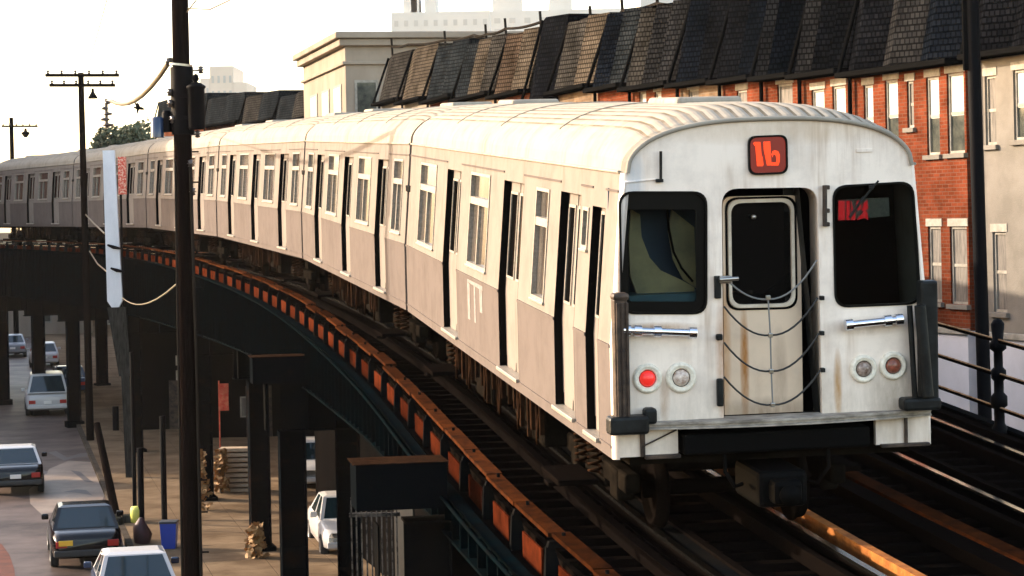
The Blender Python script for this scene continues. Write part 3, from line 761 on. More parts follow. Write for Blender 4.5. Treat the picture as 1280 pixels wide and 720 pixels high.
t = MB(); t.tube([P3(1065,266,-.05),P3(1098,226,-.06)],.010,6); t.tube([P3(1062,272,-.045),P3(1080,246,-.045)],.014,6); q_ = P3(1089,234,-.06); t.bbox(q_.x-.02,q_.x+.02,q_.y-.02,q_.y+.02,q_.z-.02,q_.z+.02,.006)
t.build('wiper','gate_dark',lead)
t = MB(); t.tube([P3(1031,232,-.06),P3(1031,282,-.06)],.022,10); 
for yy in (234,263,280): q_ = P3(1031,yy,0); t.bbox(q_.x-.025,q_.x+.03,-.07,0,q_.z-.02,q_.z+.02,.008)
t.build('grab_handle','gate_metal',lead)
t = MB(); t.tube([P3(826,189,-.04),P3(826,225,-.04)],.014,8); t.bbox(P3(819,225,0).x,P3(828,225,0).x,-.05,0,P3(819,225,0)[2]-.02,P3(819,225,0)[2]+.01,.006)
t.build('grab_handle','gate_dark',lead)
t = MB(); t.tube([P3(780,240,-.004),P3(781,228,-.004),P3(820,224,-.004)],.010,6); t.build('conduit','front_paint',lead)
t = MB(); 
for (a,b) in (((1070,186),(1090,190)),): 
    p = P3(*a,0); q_ = P3(*b,0); t.bbox(p.x,q_.x,-.01,0,q_.z,p.z,.004)
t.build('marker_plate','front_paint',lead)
# faded stencil patch on the side (illegible scraped mark)
so_ = inv @ CAM
def sp(px,py):
    t_ = inv @ unp(px,py,10.0); d = t_-so_; k = (-HW-.004-so_.x)/d.x; p = so_+d*k; return p
t = MB()
for (x0,y0,x1,y1) in ((584,352,588,400),(592,356,595,404),(599,360,603,392),(584,352,603,358)):
    p = sp(x0,y0); q_ = sp(x1,y1); t.quad((p.x,p.y,p.z),(q_.x,q_.y,p.z-.02),(q_.x,q_.y,q_.z),(p.x,p.y,q_.z))
t.build('scraped_mark','faded_paint',lead)
lead.matrix_world = MX1
for i in range(1,6):
    c = proto if i == 1 else copy_tree(proto)
    c.matrix_world = car_mx(i); tag(c, labs[i-1], 'train car', CARGRP)

# ------------------------------------------------------------ elevated railway structure
el = empty('elevated_railway', None, 'dark steel elevated railway viaduct curving left, carrying the silver train over the street', 'viaduct')
def zb(s):          # bottom of the outer girder
    T = [(-20,4.3),(-6,4.6),(2,4.93),(12,5.2),(35,5.3),(60,5.25),(140,5.2)]
    for (a,b),(c,d) in zip(T,T[1:]):
        if s <= c: return b+(d-b)*(s-a)/(c-a)
    return 5.2
def sweep(mb, lat0, lat1, f0, f1, s0, s1, ds=.8, mi=0):
    n = max(1,int(round((s1-s0)/ds))); rows = []
    for k in range(n+1):
        s = s0+(s1-s0)*k/n; a0 = f0(s) if callable(f0) else None; a1 = f1(s) if callable(f1) else None
        p,g,r,_ = path(s)
        zA = a0 if a0 is not None else p.z+f0; zB = a1 if a1 is not None else p.z+f1
        A_ = p+r*lat0; B_ = p+r*lat1
        rows += [Vector((A_.x,A_.y,zA)),Vector((B_.x,B_.y,zA)),Vector((B_.x,B_.y,zB)),Vector((A_.x,A_.y,zB))]
    fs = [(0,1,2,3),tuple(4*n+i for i in (3,2,1,0))]
    for k in range(n):
        for j in range(4): fs.append((4*k+j,4*k+(j+1)%4,4*k+4+(j+1)%4,4*k+4+j))
    mb.add(rows,fs,mi)
# girders (outer, inner, right), flanges, stiffeners
def girder(lat, name, m, stiff, s0=SMIN, s1=SMAX, deep=0):
    g = MB()
    bot = lambda s: zb(s)-deep
    sweep(g,lat-.012,lat+.012,lambda s: bot(s)+.03,-1.06,s0,s1)
    o = g.build(name,m,el)
    fl = MB(); sweep(fl.mark(),lat-.07,lat+.07,-1.06,-1.03,s0,s1); sweep(fl.mark(),lat-.13,lat+.13,bot,lambda s: bot(s)+.03,s0,s1)
    fl.each('flange',m,o)
    if stiff:
        st_ = MB(); s = s0+.2; far_ = False
        while s < s1:
            p,gg,r,_ = path(s); a = p+r*(lat-.11); b = p+r*(lat-.012)
            z0 = bot(s)+.03; z1 = p.z-1.06; w = gg*.018
            (st_ if s > 43 else st_.mark()).hexa([Vector((*(a-w)[:2],z0)),Vector((*(b-w)[:2],z0)),Vector((*(b+w)[:2],z0)),Vector((*(a+w)[:2],z0)),
                      Vector((*(a-w)[:2],z1)),Vector((*(b-w)[:2],z1)),Vector((*(b+w)[:2],z1)),Vector((*(a+w)[:2],z1))])
            s += .58
            if s > 43 and not far_: st_.each('stiffener',m,o); st_ = MB(); far_ = True
        tag(st_.build('stiffeners',m,o),kind='stuff')
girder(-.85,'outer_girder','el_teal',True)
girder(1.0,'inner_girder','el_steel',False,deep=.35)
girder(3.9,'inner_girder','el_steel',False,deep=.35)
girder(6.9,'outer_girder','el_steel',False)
# cross girders and columns (bents)
def bent(s, latl=-.7, latr=6.7, colw=.5, left=True):
    p,g,r,_ = path(s); h = math.atan2(-g.x,g.y)
    zt = zb(s)+.12
    mx = Matrix.Translation((p.x,p.y,0))@Matrix.Rotation(h,4,'Z')
    lg = latl-.6 if latl > -1 else latl-.2
    cg = MB(); cg.box(lg,latr+.6,-.02,.02,zt-.9,zt,mx); cg.box(lg,latr+.6,-.25,.25,zt,zt+.03,mx); cg.box(lg,latr+.6,-.25,.25,zt-.93,zt-.9,mx)
    for k in range(12):
        x = latl-.5+k*(latr-latl+1)/11; cg.box(x-.01,x+.01,-.2,.2,zt-.9,zt,mx)
    cg.build('cross_girder','el_steel',el)
    for x in (latl,latr):
        c = MB(); w = colw/2
        c.box(x-w,x-w+.03,-w,w,.25,zt-.93,mx); c.box(x+w-.03,x+w,-w,w,.25,zt-.93,mx); c.box(x-w+.03,x+w-.03,-.02,.02,.25,zt-.93,mx)
        for k in range(9):   # lacing bars across the open face
            z = .5+k*.42
            if z > zt-1.4: break
            c.box(x-w+.03,x+w-.03,-w,-w+.015,z,z+.06,mx)
        c.box(x-w-.1,x+w+.1,-w-.1,w+.1,0,.25,mx)
        # knee brackets
        c.hexa([mx@Vector(v) for v in ((x-.02,w,zt-1.7),(x+.02,w,zt-1.7),(x+.02,w+.02,zt-1.7),(x-.02,w+.02,zt-1.7),(x-.02,w,zt-.93),(x+.02,w,zt-.93),(x+.02,w+.7,zt-.93),(x-.02,w+.7,zt-.93))])
        c.build('column','col_steel',el)
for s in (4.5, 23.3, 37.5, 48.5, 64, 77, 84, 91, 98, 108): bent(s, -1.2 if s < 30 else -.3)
# wide cap plates on the two nearest left columns, pale worn edge
for s,zt in ((4.5,5.80),(23.3,5.88)):
    p,g,r,_ = path(s); mx = Matrix.Translation((p.x,p.y,0))@Matrix.Rotation(math.atan2(-g.x,g.y),4,'Z')
    c = MB(); c.box(-1.95,-.95 if s < 10 else -.5,-.35,.3,zt-.5,zt,mx); c.build('column_cap','col_steel',el)
    c = MB(); c.box(-1.98,-.93 if s < 10 else -.47,-.38,.33,zt+.002,zt+.014,mx); c.build('cap_plate','under_brown',el)
g_ = ground_at(440,44); c = MB(); c.box(g_.x-.22,g_.x-.19,g_.y-.22,g_.y+.22,0,5.1); c.box(g_.x+.19,g_.x+.22,g_.y-.22,g_.y+.22,0,5.1); c.box(g_.x-.19,g_.x+.19,g_.y-.02,g_.y+.02,0,5.1)
for k in range(10): c.box(g_.x-.19,g_.x+.19,g_.y-.22,g_.y-.2,.3+k*.48,.36+k*.48)
c.build('column','col_steel',el)
# deck: sleepers, guard timbers, rails, third rails with cover boards
TR = [HW, HW+3.95]
def sleeper(mb, s):
    p,g,r,_ = path(s); q_ = p+Vector((0,0,-1.17))
    def c(lat,lo,z): v = q_+r*lat+g*lo; return Vector((v.x,v.y,q_.z+z))
    mb.hexa([c(-.75,-.1,-.1),c(6.8,-.1,-.1),c(6.8,.1,-.1),c(-.75,.1,-.1),c(-.75,-.1,.02),c(6.8,-.1,.02),c(6.8,.1,.02),c(-.75,.1,.02)])
s = -12.0; k = 0
rest = MB()
while s < SMAX:
    if k < 100:
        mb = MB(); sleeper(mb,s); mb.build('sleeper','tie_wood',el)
    else: sleeper(rest,s)
    s += .55; k += 1
tag(rest.build('sleepers','tie_wood',el),kind='stuff')
for t_ in TR:
    for s_ in (-1,1):
        c = t_+s_*.7175
        r_ = MB(); sweep(r_,c-.036,c+.036,-1.035,-1.0,SMIN,SMAX); ro = r_.build('running_rail','rail_steel',el)
        w = MB(); sweep(w,c-.01,c+.01,-1.13,-1.035,SMIN,SMAX); sweep(w,c-.07,c+.07,-1.15,-1.13,SMIN,SMAX); w.build('rail_foot','rail_web',ro)
        for g_,w_g in ((.33,.05),(-.28,.04)):
            gt = MB(); cc = c+s_*g_; sweep(gt,cc-w_g,cc+w_g,-1.149,-1.0,SMIN,SMAX); gt.build('guard_timber','guard_wood_sunlit' if (t_ < 2 and s_ > 0 and g_ > 0) else 'tie_wood',el)  # one timber coloured bright as a sunlit glint, the others kept dark
# plate walkway between / beside tracks, dark decking closing the deck from below at the left edge
wk = MB(); sweep(wk.mark(),-.72,-.45,-1.148,-1.10,SMIN,SMAX); sweep(wk.mark(),6.2,6.85,-1.148,-1.08,SMIN,SMAX); wk.each('edge_walkway','tie_wood',el)
wk = MB(); sweep(wk,3.45,3.75,-1.148,-1.02,SMIN,SMAX); wk.build('centre_walkway','tie_wood',el)
# near third rail: timber cover planks, rusty side boards between dark brackets
st = 1.7; s = -12.0; i = 0
tr = MB(); sweep(tr,-.52,-.46,-.98,-.90,SMIN,SMAX); tr.build('third_rail','rail_web',el)
while s < SMAX-2:
    random.seed(i); j = random.uniform(-.028,.028)
    tp = MB(); sweep(tp,-.64+j,-.47+j,-.665+j*.5,-.625+j*.5,s+.02,s+st-.02,ds=.85); None
    tp.build('cover_plank','board_top',el)
    sb = MB(); sweep(sb,-.64,-.62,-1.10,-.85,s+.40,s+st-.36,ds=.5); sb.build('side_board','rust_panel',el)
    br = MB(); p,g,r,_ = path(s)
    def c(lat,lo,z): v = p+r*lat+g*lo; return Vector((v.x,v.y,p.z+z))
    br.hexa([c(-.70,-.05,-1.14),c(-.50,-.05,-1.14),c(-.50,.05,-1.14),c(-.70,.05,-1.14),c(-.68,-.03,-.75),c(-.60,-.03,-.75),c(-.60,.03,-.75),c(-.68,.03,-.75)])
    br.hexa([c(-.67,-.05,-.76),c(-.40,-.05,-.76),c(-.40,.05,-.76),c(-.67,.05,-.76),c(-.65,-.04,-.70),c(-.42,-.04,-.70),c(-.42,.04,-.70),c(-.65,.04,-.70)])
    br.tube([c(-.55,-.2,-.64),c(-.55,-.2,-.60)],.02,6)
    br.build('rail_bracket','el_steel',el)
    s += st; i += 1
# right third rail cover (between the tracks)
tr = MB(); sweep(tr,3.12,3.30,-.72,-.685,SMIN,60); tr.build('cover_board','board_top',el)
# small pipe run under the left edge
tr = MB(); tr.tube([off(s_,-1.02,-1.0) for s_ in [SMIN+k*1.5 for k in range(86)]],.022,6); tr.build('conduit','el_teal',el)

# right-hand railing
rl = empty('viaduct_railing', None, 'black pipe railing with three rails, sunlit tops painted as pale strips, along the right edge of the viaduct', 'railing')
FL = 6.75
for dz in (.12,-.32,-.76):
    t = MB(); t.tube([off(s_,FL,dz) for s_ in [-12+k*1.3 for k in range(70)]],.028,8); t.build('rail','rail_web',rl)
    t = MB(); t.tube([off(s_,FL-.012,dz+.024) for s_ in [-12+k*1.3 for k in range(70)]],.012,6); t.build('rail_sunlit_edge','sunlit_strip',rl)  # thin pale strip paints the sunlit top of each rail
s = -9.0
while s < 70:
    t = MB(); p = off(s,FL,0)
    prof = [(.10,-1.15),(.10,-1.0),(.07,-.95),(.07,-.75),(.11,-.72),(.11,-.6),(.065,-.55),(.065,-.4),(.10,-.36),(.10,-.26),(.06,-.22),(.06,-.02),(.11,.02),(.11,.10),(.07,.14),(.09,.34),(.05,.40),(0,.41)]
    t.lathe(prof,12,Matrix.Translation(p)); t.build('post','steel_black',rl); s += 4.15
t = MB(); p = off(13.6,FL-.35,0); t.bbox(p.x-.13,p.x+.13,p.y-.12,p.y+.12,p.z-1.1,p.z-.25,.05); t.bbox(p.x-.18,p.x+.18,p.y-.16,p.y+.16,p.z-1.15,p.z-.85,.04)
tag(t.build('signal_box','steel_black'),'short black signal box standing in front of the right railing','signal box')

# ------------------------------------------------------------ houses on the right
def opening_wall(mb, L, z0, z1, ops, y=0):
    xs_ = sorted(set([0,L]+[v for o in ops for v in o[:2]])); zs2 = sorted(set([z0,z1]+[v for o in ops for v in o[2:4] if z0 < v < z1]))
    for i in range(len(xs_)-1):
        for j in range(len(zs2)-1):
            cx = (xs_[i]+xs_[i+1])/2; cz = (zs2[j]+zs2[j+1])/2
            if any(o[0]<cx<o[1] and o[2]<cz<o[3] for o in ops): continue
            mb.quad((xs_[i],y,zs2[j]),(xs_[i+1],y,zs2[j]),(xs_[i+1],y,zs2[j+1]),(xs_[i],y,zs2[j+1]))
    for (a,b,c,d) in ops:      # reveals
        D = .14
        mb.quad((a,y,c),(a,y+D,c),(a,y+D,d),(a,y,d)); mb.quad((b,y,c),(b,y,d),(b,y+D,d),(b,y+D,c))
        mb.quad((a,y,d),(a,y+D,d),(b,y+D,d),(b,y,d)); mb.quad((a,y,c),(b,y,c),(b,y+D,c),(a,y+D,c))
def window(root, a, b, c, d, style, y=0):
    D = .09; w = .05
    t = MB()
    for (x0,x1,z0,z1) in ((a,b,c,c+w),(a,b,d-w,d),(a,a+w,c+w,d-w),(b-w,b,c+w,d-w)): t.box(x0,x1,y+D-.05,y+D,z0,z1)
    zm = (c+d)/2; t.box(a+w,b-w,y+D-.035,y+D,zm-.03,zm+.03)
    wo = t.build('window','trim_pale',root)
    t = MB(); t.box(a+w,b-w,y+D-.012,y+D-.004,c+w,d-w); t.build('pane','house_glass',wo)
    if style == 'shade': t = MB(); t.box(a+w,b-w,y+D-.02,y+D-.013,zm-.05,d-w); t.build('roller_shade','shade_white',wo)
    if style == 'full': t = MB(); t.box(a+w,b-w,y+D-.02,y+D-.013,c+w,d-w); t.build('roller_shade','shade_white',wo)
    if style == 'curtain': t = MB(); t.box(a+w,b-w,y+D-.02,y+D-.013,c+w,d-w); t.build('curtain','curtain',wo)
    t = MB(); t.bbox(a-.08,b+.08,y-.08,y+.03,c-.10,c-.005,.01); t.build('sill','stucco_grey',wo)
    t = MB(); t.box(a-.06,b+.06,y-.015,y+.02,d+.004,d+.16); t.build('lintel','trim_pale',wo)
def house(pxa, da, pxb, db, ztop, hm, wall, roofmats, wins, label, basemat=None, zbase=0.0, folds=3, split=None, cat='row house', name='row_house', lean=.9, under='brick'):
    # a = near end (right in picture), b = far end; facade from a to b; house depth behind
    A_ = ground_at(pxa,da); B_ = ground_at(pxb,db)
    A_.x = (pxa-640)*da/F; B_.x = (pxb-640)*db/F
    # at facade mid height
    A_.x = unp(pxa,(60+60),da).x; B_.x = unp(pxb,100,db).x
    d = Vector((A_.x-B_.x,A_.y-B_.y,0)); L = d.length
    # local x runs from far end to near end, local -y faces the track (left)
    h = math.atan2(d.y,d.x); lean *= .42
    mx = Matrix.Translation((B_.x,B_.y,0))@Matrix.Rotation(h,4,'Z')
    root = empty(name,None,label,cat,'row houses beside the railway')
    zs3 = split if split else zbase
    ops = [(x0*L,x1*L,z0,z1) for (x0,x1,z0,z1,_) in wins]
    t = MB()
    opening_wall(t,L,zs3,ztop,ops)
    t.quad((0,0,zs3),(0,9,zs3),(0,9,ztop),(0,0,ztop)); t.quad((L,0,zs3),(L,9,zs3),(L,9,ztop),(L,0,ztop)); t.quad((0,9,zs3),(L,9,zs3),(L,9,ztop),(0,9,ztop)); t.quad((0,0,ztop),(L,0,ztop),(L,9,ztop),(0,9,ztop))
    t.build('wall',wall,root)
    if split:
        t = MB(); t.box(0,L,-.06,9,0,split-.003); t.build('ground_floor_wall',basemat,root)
        t = MB(); t.bbox(0,L,-.12,.1,split-.08,split+.04,.015); t.build('string_course','trim_pale',root)
    for (x0,x1,z0,z1,stl) in wins: window(root,x0*L,x1*L,z0,z1,stl)
    # mansard: folded in plan so its faces catch the light differently
    n = folds*2; xsn = [L*k/n for k in range(n+1)]
    bo = [(-.40 if k%2 else -.12) for k in range(n+1)]; to = [(lean-.32 if k%2 else lean) for k in range(n+1)]
    for half in range(len(roofmats)):
        t = MB(); lo = int(round(n*half/len(roofmats))); hi = int(round(n*(half+1)/len(roofmats)))
        for k in range(lo,hi):
            sh = .1
            t.quad((xsn[k],bo[k],ztop+.02),(xsn[k+1],bo[k+1],ztop+.02),(xsn[k+1]+sh,to[k+1],ztop+hm),(xsn[k]+sh,to[k],ztop+hm))
        if half == len(roofmats)-1:
            t.quad((L,bo[-1],ztop+.02),(L+.1,to[-1],ztop+hm),(L+.1,9,ztop+hm),(L,9,ztop+.02))
        if half == 0: t.quad((0,bo[0],ztop+.02),(.1,to[0],ztop+hm),(.1,9,ztop+hm),(0,9,ztop+.02))
        t.quad((xsn[lo]+.1,to[lo],ztop+hm-.02),(xsn[hi]+.1,to[hi],ztop+hm-.02),(xsn[hi]+.1,9,ztop+hm-.02),(xsn[lo]+.1,9,ztop+hm-.02))
        t.build('mansard_roof',roofmats[half],root)
    t = MB(); t.bbox(0,L,-.46,.02,ztop-.10,ztop+.018,.02); t.build('eave','trim_dark',root)
    t = MB(); t.tube([(.04,-.1,zs3),(.04,-.1,ztop-.05)],.05,8); t.tube([(.0,-.35,ztop),(.3,lean-.08,ztop+hm)],.05,6); t.build('downspout','trim_dark',root)
    root.matrix_world = mx
    return root,L,mx
W2 = (9.6,11.15); 
# heights straight from the photograph's window rows
def zat(px,py,d): return unp(px,py,d).z
H = []
a = house(1207,45.2,1066,49.5, zat(1200,74,45.3),2.6,'brick_red',[SH[4],SH[0],SH[1]],
    [(.845,.985,zat(1183,192,45.8),zat(1185,92,45.8),'shade'),(.67,.78,zat(1157,194,46.6),zat(1157,97,46.6),'shade'),(.50,.56,zat(1135,160,47.4),zat(1135,102,47.4),'curtain'),(.30,.42,zat(1110,190,48.3),zat(1110,101,48.3),'shade'),(.10,.19,zat(1080,190,49.1),zat(1080,107,49.1),'full'),
     (.845,.985,zat(1194,380,45.8),zat(1194,283,45.8),'curtain'),(.66,.77,zat(1168,377,46.6),zat(1168,283,46.6),'curtain'),(.30,.42,6.55,8.1,'curtain')],
    'red brick row house with charcoal folded mansard, beside the black steel pole','stucco_white',split=zat(1190,412,45.8))
house(1066,49.5,1003,51.7,zat(1035,90,50.5),2.5,'brick_orange',[SH[0],SH[4]],
    [(.60,.86,9.4,zat(1040,108,50.3),'full'),(.18,.44,9.4,zat(1018,112,51),'full')],'orange brick row house with two white shaded windows just above the train roof','stucco_white',split=6.1)
house(1003,51.7,955,53.4,zat(980,94,52.5),2.45,'brick_red',[SH[0],SH[1]],
    [(.35,.75,9.6,zat(985,105,52.6),'curtain')],'narrow red brick row house with one pale window, behind the train roof rim','stucco_white',split=6.2)
house(955,53.4,903,55.7,zat(928,98,54.6),2.35,'brick_red',[SH[4],SH[1]],
    [(.35,.6,10.2,zat(935,112,54.4),'curtain')],'red brick row house with black mansard showing one small window over the train',folds=2)
house(903,55.7,850,58.1,zat(878,102,56.9),2.25,'brick_tan',[SH[1],SH[4]],
    [(.2,.45,10.2,zat(866,112,57.5),'curtain')],'row house with near black mansard and brown brick strip below',folds=2)
house(850,58.1,790,61.2,zat(820,106,59.6),2.1,'brick_orange',[SH[2],SH[0]],
    [(.15,.3,10.5,zat(813,113,60),'full'),(.48,.62,10.5,zat(833,113,59),'full')],'row house with brown grey mansard and two small arched windows',folds=3)
house(790,61.2,747,64.2,zat(768,108,62.7),2.05,'brick_red',[SH[1],SH[5]],[], 'row house with navy blue mansard and windowless red brick strip',folds=2)
house(747,64.2,697,68.6,zat(722,110,66.3),2.0,'brick_tan',[SH[2],SH[3]],[], 'row house with half grey half cream mansard over tan brick',folds=2)
house(697,68.6,665,71.0,zat(680,124,69.8),2.5,'trim_dark',[SH[4]],[], 'soot black narrow house in the row, darkest of all mansards',folds=1)
house(665,71.0,622,75.2,zat(645,116,73),1.95,'brick_orange',[SH[6],SH[3]],[], 'row house with rusty tan ribbed mansard over orange brick',folds=2)
house(622,75.2,575,80.5,zat(600,119,77.5),1.9,'brick_tan',[SH[5],SH[3],SH[2]],[], 'row house with mansard striped slate and cream',folds=3)
house(537,86.0,505,90.5, zat(520,124,88),2.0,'stucco_beige',[SH[3]],[],'narrow pale tan house between the slate blue mansard and a faded narrow one',folds=1)
house(505,90.5,476,95.5, zat(490,126,93),1.9,'stucco_beige',[SH[2]],[],'narrow faded grey tan house in front of the beige corniced building, last of the row',folds=1)
house(575,80.5,537,86.0,zat(556,122,83),1.95,'brick_red',[SH[5]],[], 'slate blue mansard house right of the narrow pale tan house',folds=2)
# grey stucco house at the right edge
house(1440,39.2,1222,44.6,zat(1250,66,44),3.0,'stucco_grey',[SH[4],SH[4]],
    [(.045,.115,zat(1240,181,44.2),zat(1240,95,44.2),'curtain'),(.225,.315,zat(1276,175,43.4),zat(1276,88,43.4),'shade'),(.075,.16,zat(1247,390,44.1),zat(1247,290,44.1),'curtain'),(.46,.55,9.7,11.2,'shade'),(.46,.55,6.6,8.1,'curtain')],
    'grey stucco house with dark mansard at the right edge of the picture','stucco_white',split=zat(1250,418,44),name='stucco_house',folds=4)
# yard wall / low pale ground floor extension already in ground_floor_wall
# beige corniced building
def box_building(name, A_, yaw, W, Dp, z1, mat_, label, cat, cornice=None, wins=(), group=None, z0=0):
    root = empty(name,None,label,cat,group)
    t = MB(); t.box(0,W,0,Dp,z0,z1); t.build('wall',mat_,root)
    if cornice:
        t = MB(); t.bbox(-.5,W+.5,-.5,Dp+.5,z1-.02,z1+.28,.05); t.bbox(-.3,W+.3,-.3,Dp+.3,z1-.35,z1-.03,.05); t.bbox(-.15,W+.15,-.15,Dp+.15,z1-1.2,z1-1.05,.03); t.build('cornice',cornice,root)
    for (side,x0,x1,za,zb_,m_) in wins:
        t = MB()
        if side == 'f': t.box(x0,x1,-.04,.02,za,zb_)
        else: t.box(-.04,.02,x0,x1,za,zb_)
        wo = t.build('window','trim_pale',root)
        t = MB()
        if side == 'f': t.box(x0+.12,x1-.12,-.05,-.041,za+.12,zb_-.12)
        else: t.box(-.05,-.041,x0+.12,x1-.12,za+.12,zb_-.12)
        t.build('pane',m_,wo)
    root.matrix_world = Matrix.Translation(A_)@Matrix.Rotation(yaw,4,'Z')
    return root
d0 = 104.0; cpt = unp(432,100,d0); cpt.z = 0; zt = unp(432,48,d0).z
pil = []
cb_ = box_building('corniced_building',cpt,radians(13),8.6,14,zt,'stucco_beige','beige stucco building with a heavy projecting cornice, standing behind the middle of the train','building','stucco_beige',
   [('f',.4,1.5,zt-5.2,zt-1.9,'house_glass'),('f',3.2,3.9,zt-5.2,zt-1.9,'far_window'),('f',5.4,7.7,zt-5.2,zt-2.6,'far_window'),('s',1.2,3.6,zt-5,zt-2,'house_glass'),('s',5,7.4,zt-5,zt-2,'house_glass'),('s',9,11.5,zt-5,zt-2,'house_glass')],'background buildings')
# far mansard row left of it
for (xa,xb,da,db_,yt,ybm,wall,sm,lab,fo) in ((388,345,118,126,118,150,'stucco_beige',[5,2],'distant house with slate mansard right beside the beige corniced building',2),
        (345,303,126,134,118,152,'brick_orange',[2,5],'distant house with striped cream and slate mansard, second left of the corniced building',2),
        (303,256,134,142,120,154,'brick_orange',[5],'distant house with wide slate blue mansard just right of the thick utility pole',2),
        (256,195,142,152,122,156,'brick_orange',[5],'distant house with slate mansard partly hidden behind the thick utility pole',2)):
    zt_ = zat((xa+xb)/2,ybm,(da+db_)/2); hm_ = zat((xa+xb)/2,yt,(da+db_)/2)-zt_
    house(xa,da,xb,db_,zt_,hm_,wall,[SH[k] for k in sm],[],lab,folds=fo,lean=.4)
# roof-top cable carried on short poles along the row
rc_ = empty('roof_cable',None,'dark cable strung on short posts along the mansard roof tops','cable')
cp = [(475,62,95),(495,59,92),(540,54,86),(575,48,81),(590,47,79.5),(614,40,77),(657,32,73),(690,30,70),(718,27,67.5),(745,26,66),(757,18,64.5),(800,9,62),(801,10,61.5),(850,8,59),(905,-4,57),(960,-22,54)]
pts = []
for (x,y,d) in cp:
    p = unp(x,y,d); p += Vector((.5,.2,.12)); pts.append(p)
l = []
for i in range(len(pts)-1):
    for k in range(5): f_ = k/5; q_ = pts[i].lerp(pts[i+1],f_); q_.z -= .06*sin(pi*f_); l.append(q_)
l.append(pts[-1]); t = MB(); t.tube(l,.05,6); t.build('cable','wire',rc_)
for i in (0,2,4,5,6,8,10,11,13,14):
    t = MB(); p = pts[i]; t.tube([p+Vector((.05,0,-1.2)),p+Vector((-.03,0,.35))],.05,6); t.build('post','wire',rc_)

# distant buildings, their haze put into the pale wall colour
def far_block(pxa,pxb,ytop,d,dep,mat_,label,extra=None,z0=-.5,rows=8,cols=12):
    a_ = unp(pxa,ytop,d); b_ = unp(pxb,ytop,d); W = (b_-a_).length
    root = empty('apartment_block',None,label,'building','hazy background buildings')
    zt_ = a_.z; t = MB(); t.box(0,W,0,dep,z0,zt_); t.build('wall',mat_,root)
    for (x0,x1,h) in extra or []:
        t = MB(); t.box(x0*W,x1*W,2,dep*.7,zt_-.1,zt_+h); t.build('roof_house',mat_,root)
    t = MB(); rows = 6; cols = min(cols,10)
    for r_ in range(rows):
        for c_ in range(cols):
            x = (c_+.3)*W/cols; z = zt_-3-r_*3.4
            if z > 3: t.mark().box(x,x+W/cols*.4,-.08,.05,z-.8,z+.8)
    t.each('window','far_window',root)
    root.matrix_world = Matrix.Translation((a_.x,a_.y,0))
    return root
far_block(489,612,16,620,30,'hazed_wall','large pale hazy apartment block behind the corniced building, with stepped roof tower',[(.12,.28,7),(.20,.26,12),(.34,.46,5)])
far_block(612,800,14,700,30,'hazed_wall','pale hazy apartment block behind the mansard roofs, right of the stepped tower',[(.02,.22,6),(.4,.55,9)])
far_block(800,1000,-20,560,30,'hazed_wall','hazy block rising behind the darkest mansard roofs',[])
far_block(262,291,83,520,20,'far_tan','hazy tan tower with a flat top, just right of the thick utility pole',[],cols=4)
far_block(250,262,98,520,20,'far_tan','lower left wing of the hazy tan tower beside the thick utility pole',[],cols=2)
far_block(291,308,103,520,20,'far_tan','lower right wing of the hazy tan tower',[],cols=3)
# pale buildings beyond the viaduct at street level
random.seed(11)
for i,(x,w,h,d,m_,lab) in enumerate(((-62,16,6.5,165,'stucco_white','pale low building at the far end of the street, under the viaduct, leftmost'),
        (-44,12,5.5,172,'stucco_beige','beige low building at the far end of the street, seen between the far viaduct columns'),
        (-31,14,6,168,'brick_tan','tan brick low building behind the far viaduct columns, right of the beige one'),
        (-15,22,6,150,'brick_orange','orange brick low building in shade behind the viaduct'))):
    box_building('low_building',Vector((x,d,0)),radians(10),w,12,h,m_,lab,'building',None,[('f',1+k*3.2,2.6+k*3.2,1,3,'house_glass') for k in range(int(w/3.5))],'low buildings past the viaduct')

# ------------------------------------------------------------ ground, road, pavement
def gq(mb, pts, z): mb.add([(p[0],p[1],z) for p in pts],[tuple(range(len(pts)))])
t = MB(); gq(t,[(-1500,-300),(1500,-300),(1500,2500),(-1500,2500)],-.02); tag(t.build('ground','ground'),kind='structure')
HS = radians(12.8); sd = Vector((-sin(HS),cos(HS),0)); sr = Vector((cos(HS),sin(HS),0))
K0 = Vector((-9.55,56.5,0))      # kerb line anchor
def sp_(along, right, z=0): p = K0+sd*along+sr*right; return Vector((p.x,p.y,z))
t = MB(); gq(t,[sp_(-70,-16),sp_(-70,0),sp_(300,0),sp_(300,-16)],.0); tag(t.build('road','asphalt'),kind='structure')
def strip(a0,a1,r0,r1,z0,z1,name,m_,kind='structure'):
    t = MB(); t.hexa([sp_(a0,r0,z0),sp_(a0,r1,z0),sp_(a1,r1,z0),sp_(a1,r0,z0),sp_(a0,r0,z1),sp_(a0,r1,z1),sp_(a1,r1,z1),sp_(a1,r0,z1)])
    return tag(t.build(name,m_),kind=kind)
strip(-70,300,0,.16,-.01,.14,'kerb','kerb_stone')
pv = MB()
a_ = -70
while a_ < 120:
    for r0 in range(0,5):
        x0 = .165+r0*1.5; pv.hexa([sp_(a_+.01,x0+.01,-.01),sp_(a_+.01,x0+1.49,-.01),sp_(a_+1.49,x0+1.49,-.01),sp_(a_+1.49,x0+.01,-.01),
             sp_(a_+.01,x0+.01,.135),sp_(a_+.01,x0+1.49,.135),sp_(a_+1.49,x0+1.49,.135),sp_(a_+1.49,x0+.01,.135)])
    a_ += 1.5
tag(pv.build('pavement','sidewalk'),kind='structure')
strip(-70,120,.16,7.7,-.02,.125,'pavement_base','kerb_stone')
strip(-70,300,-20,-16.2,-.01,.13,'far_pavement','sidewalk')
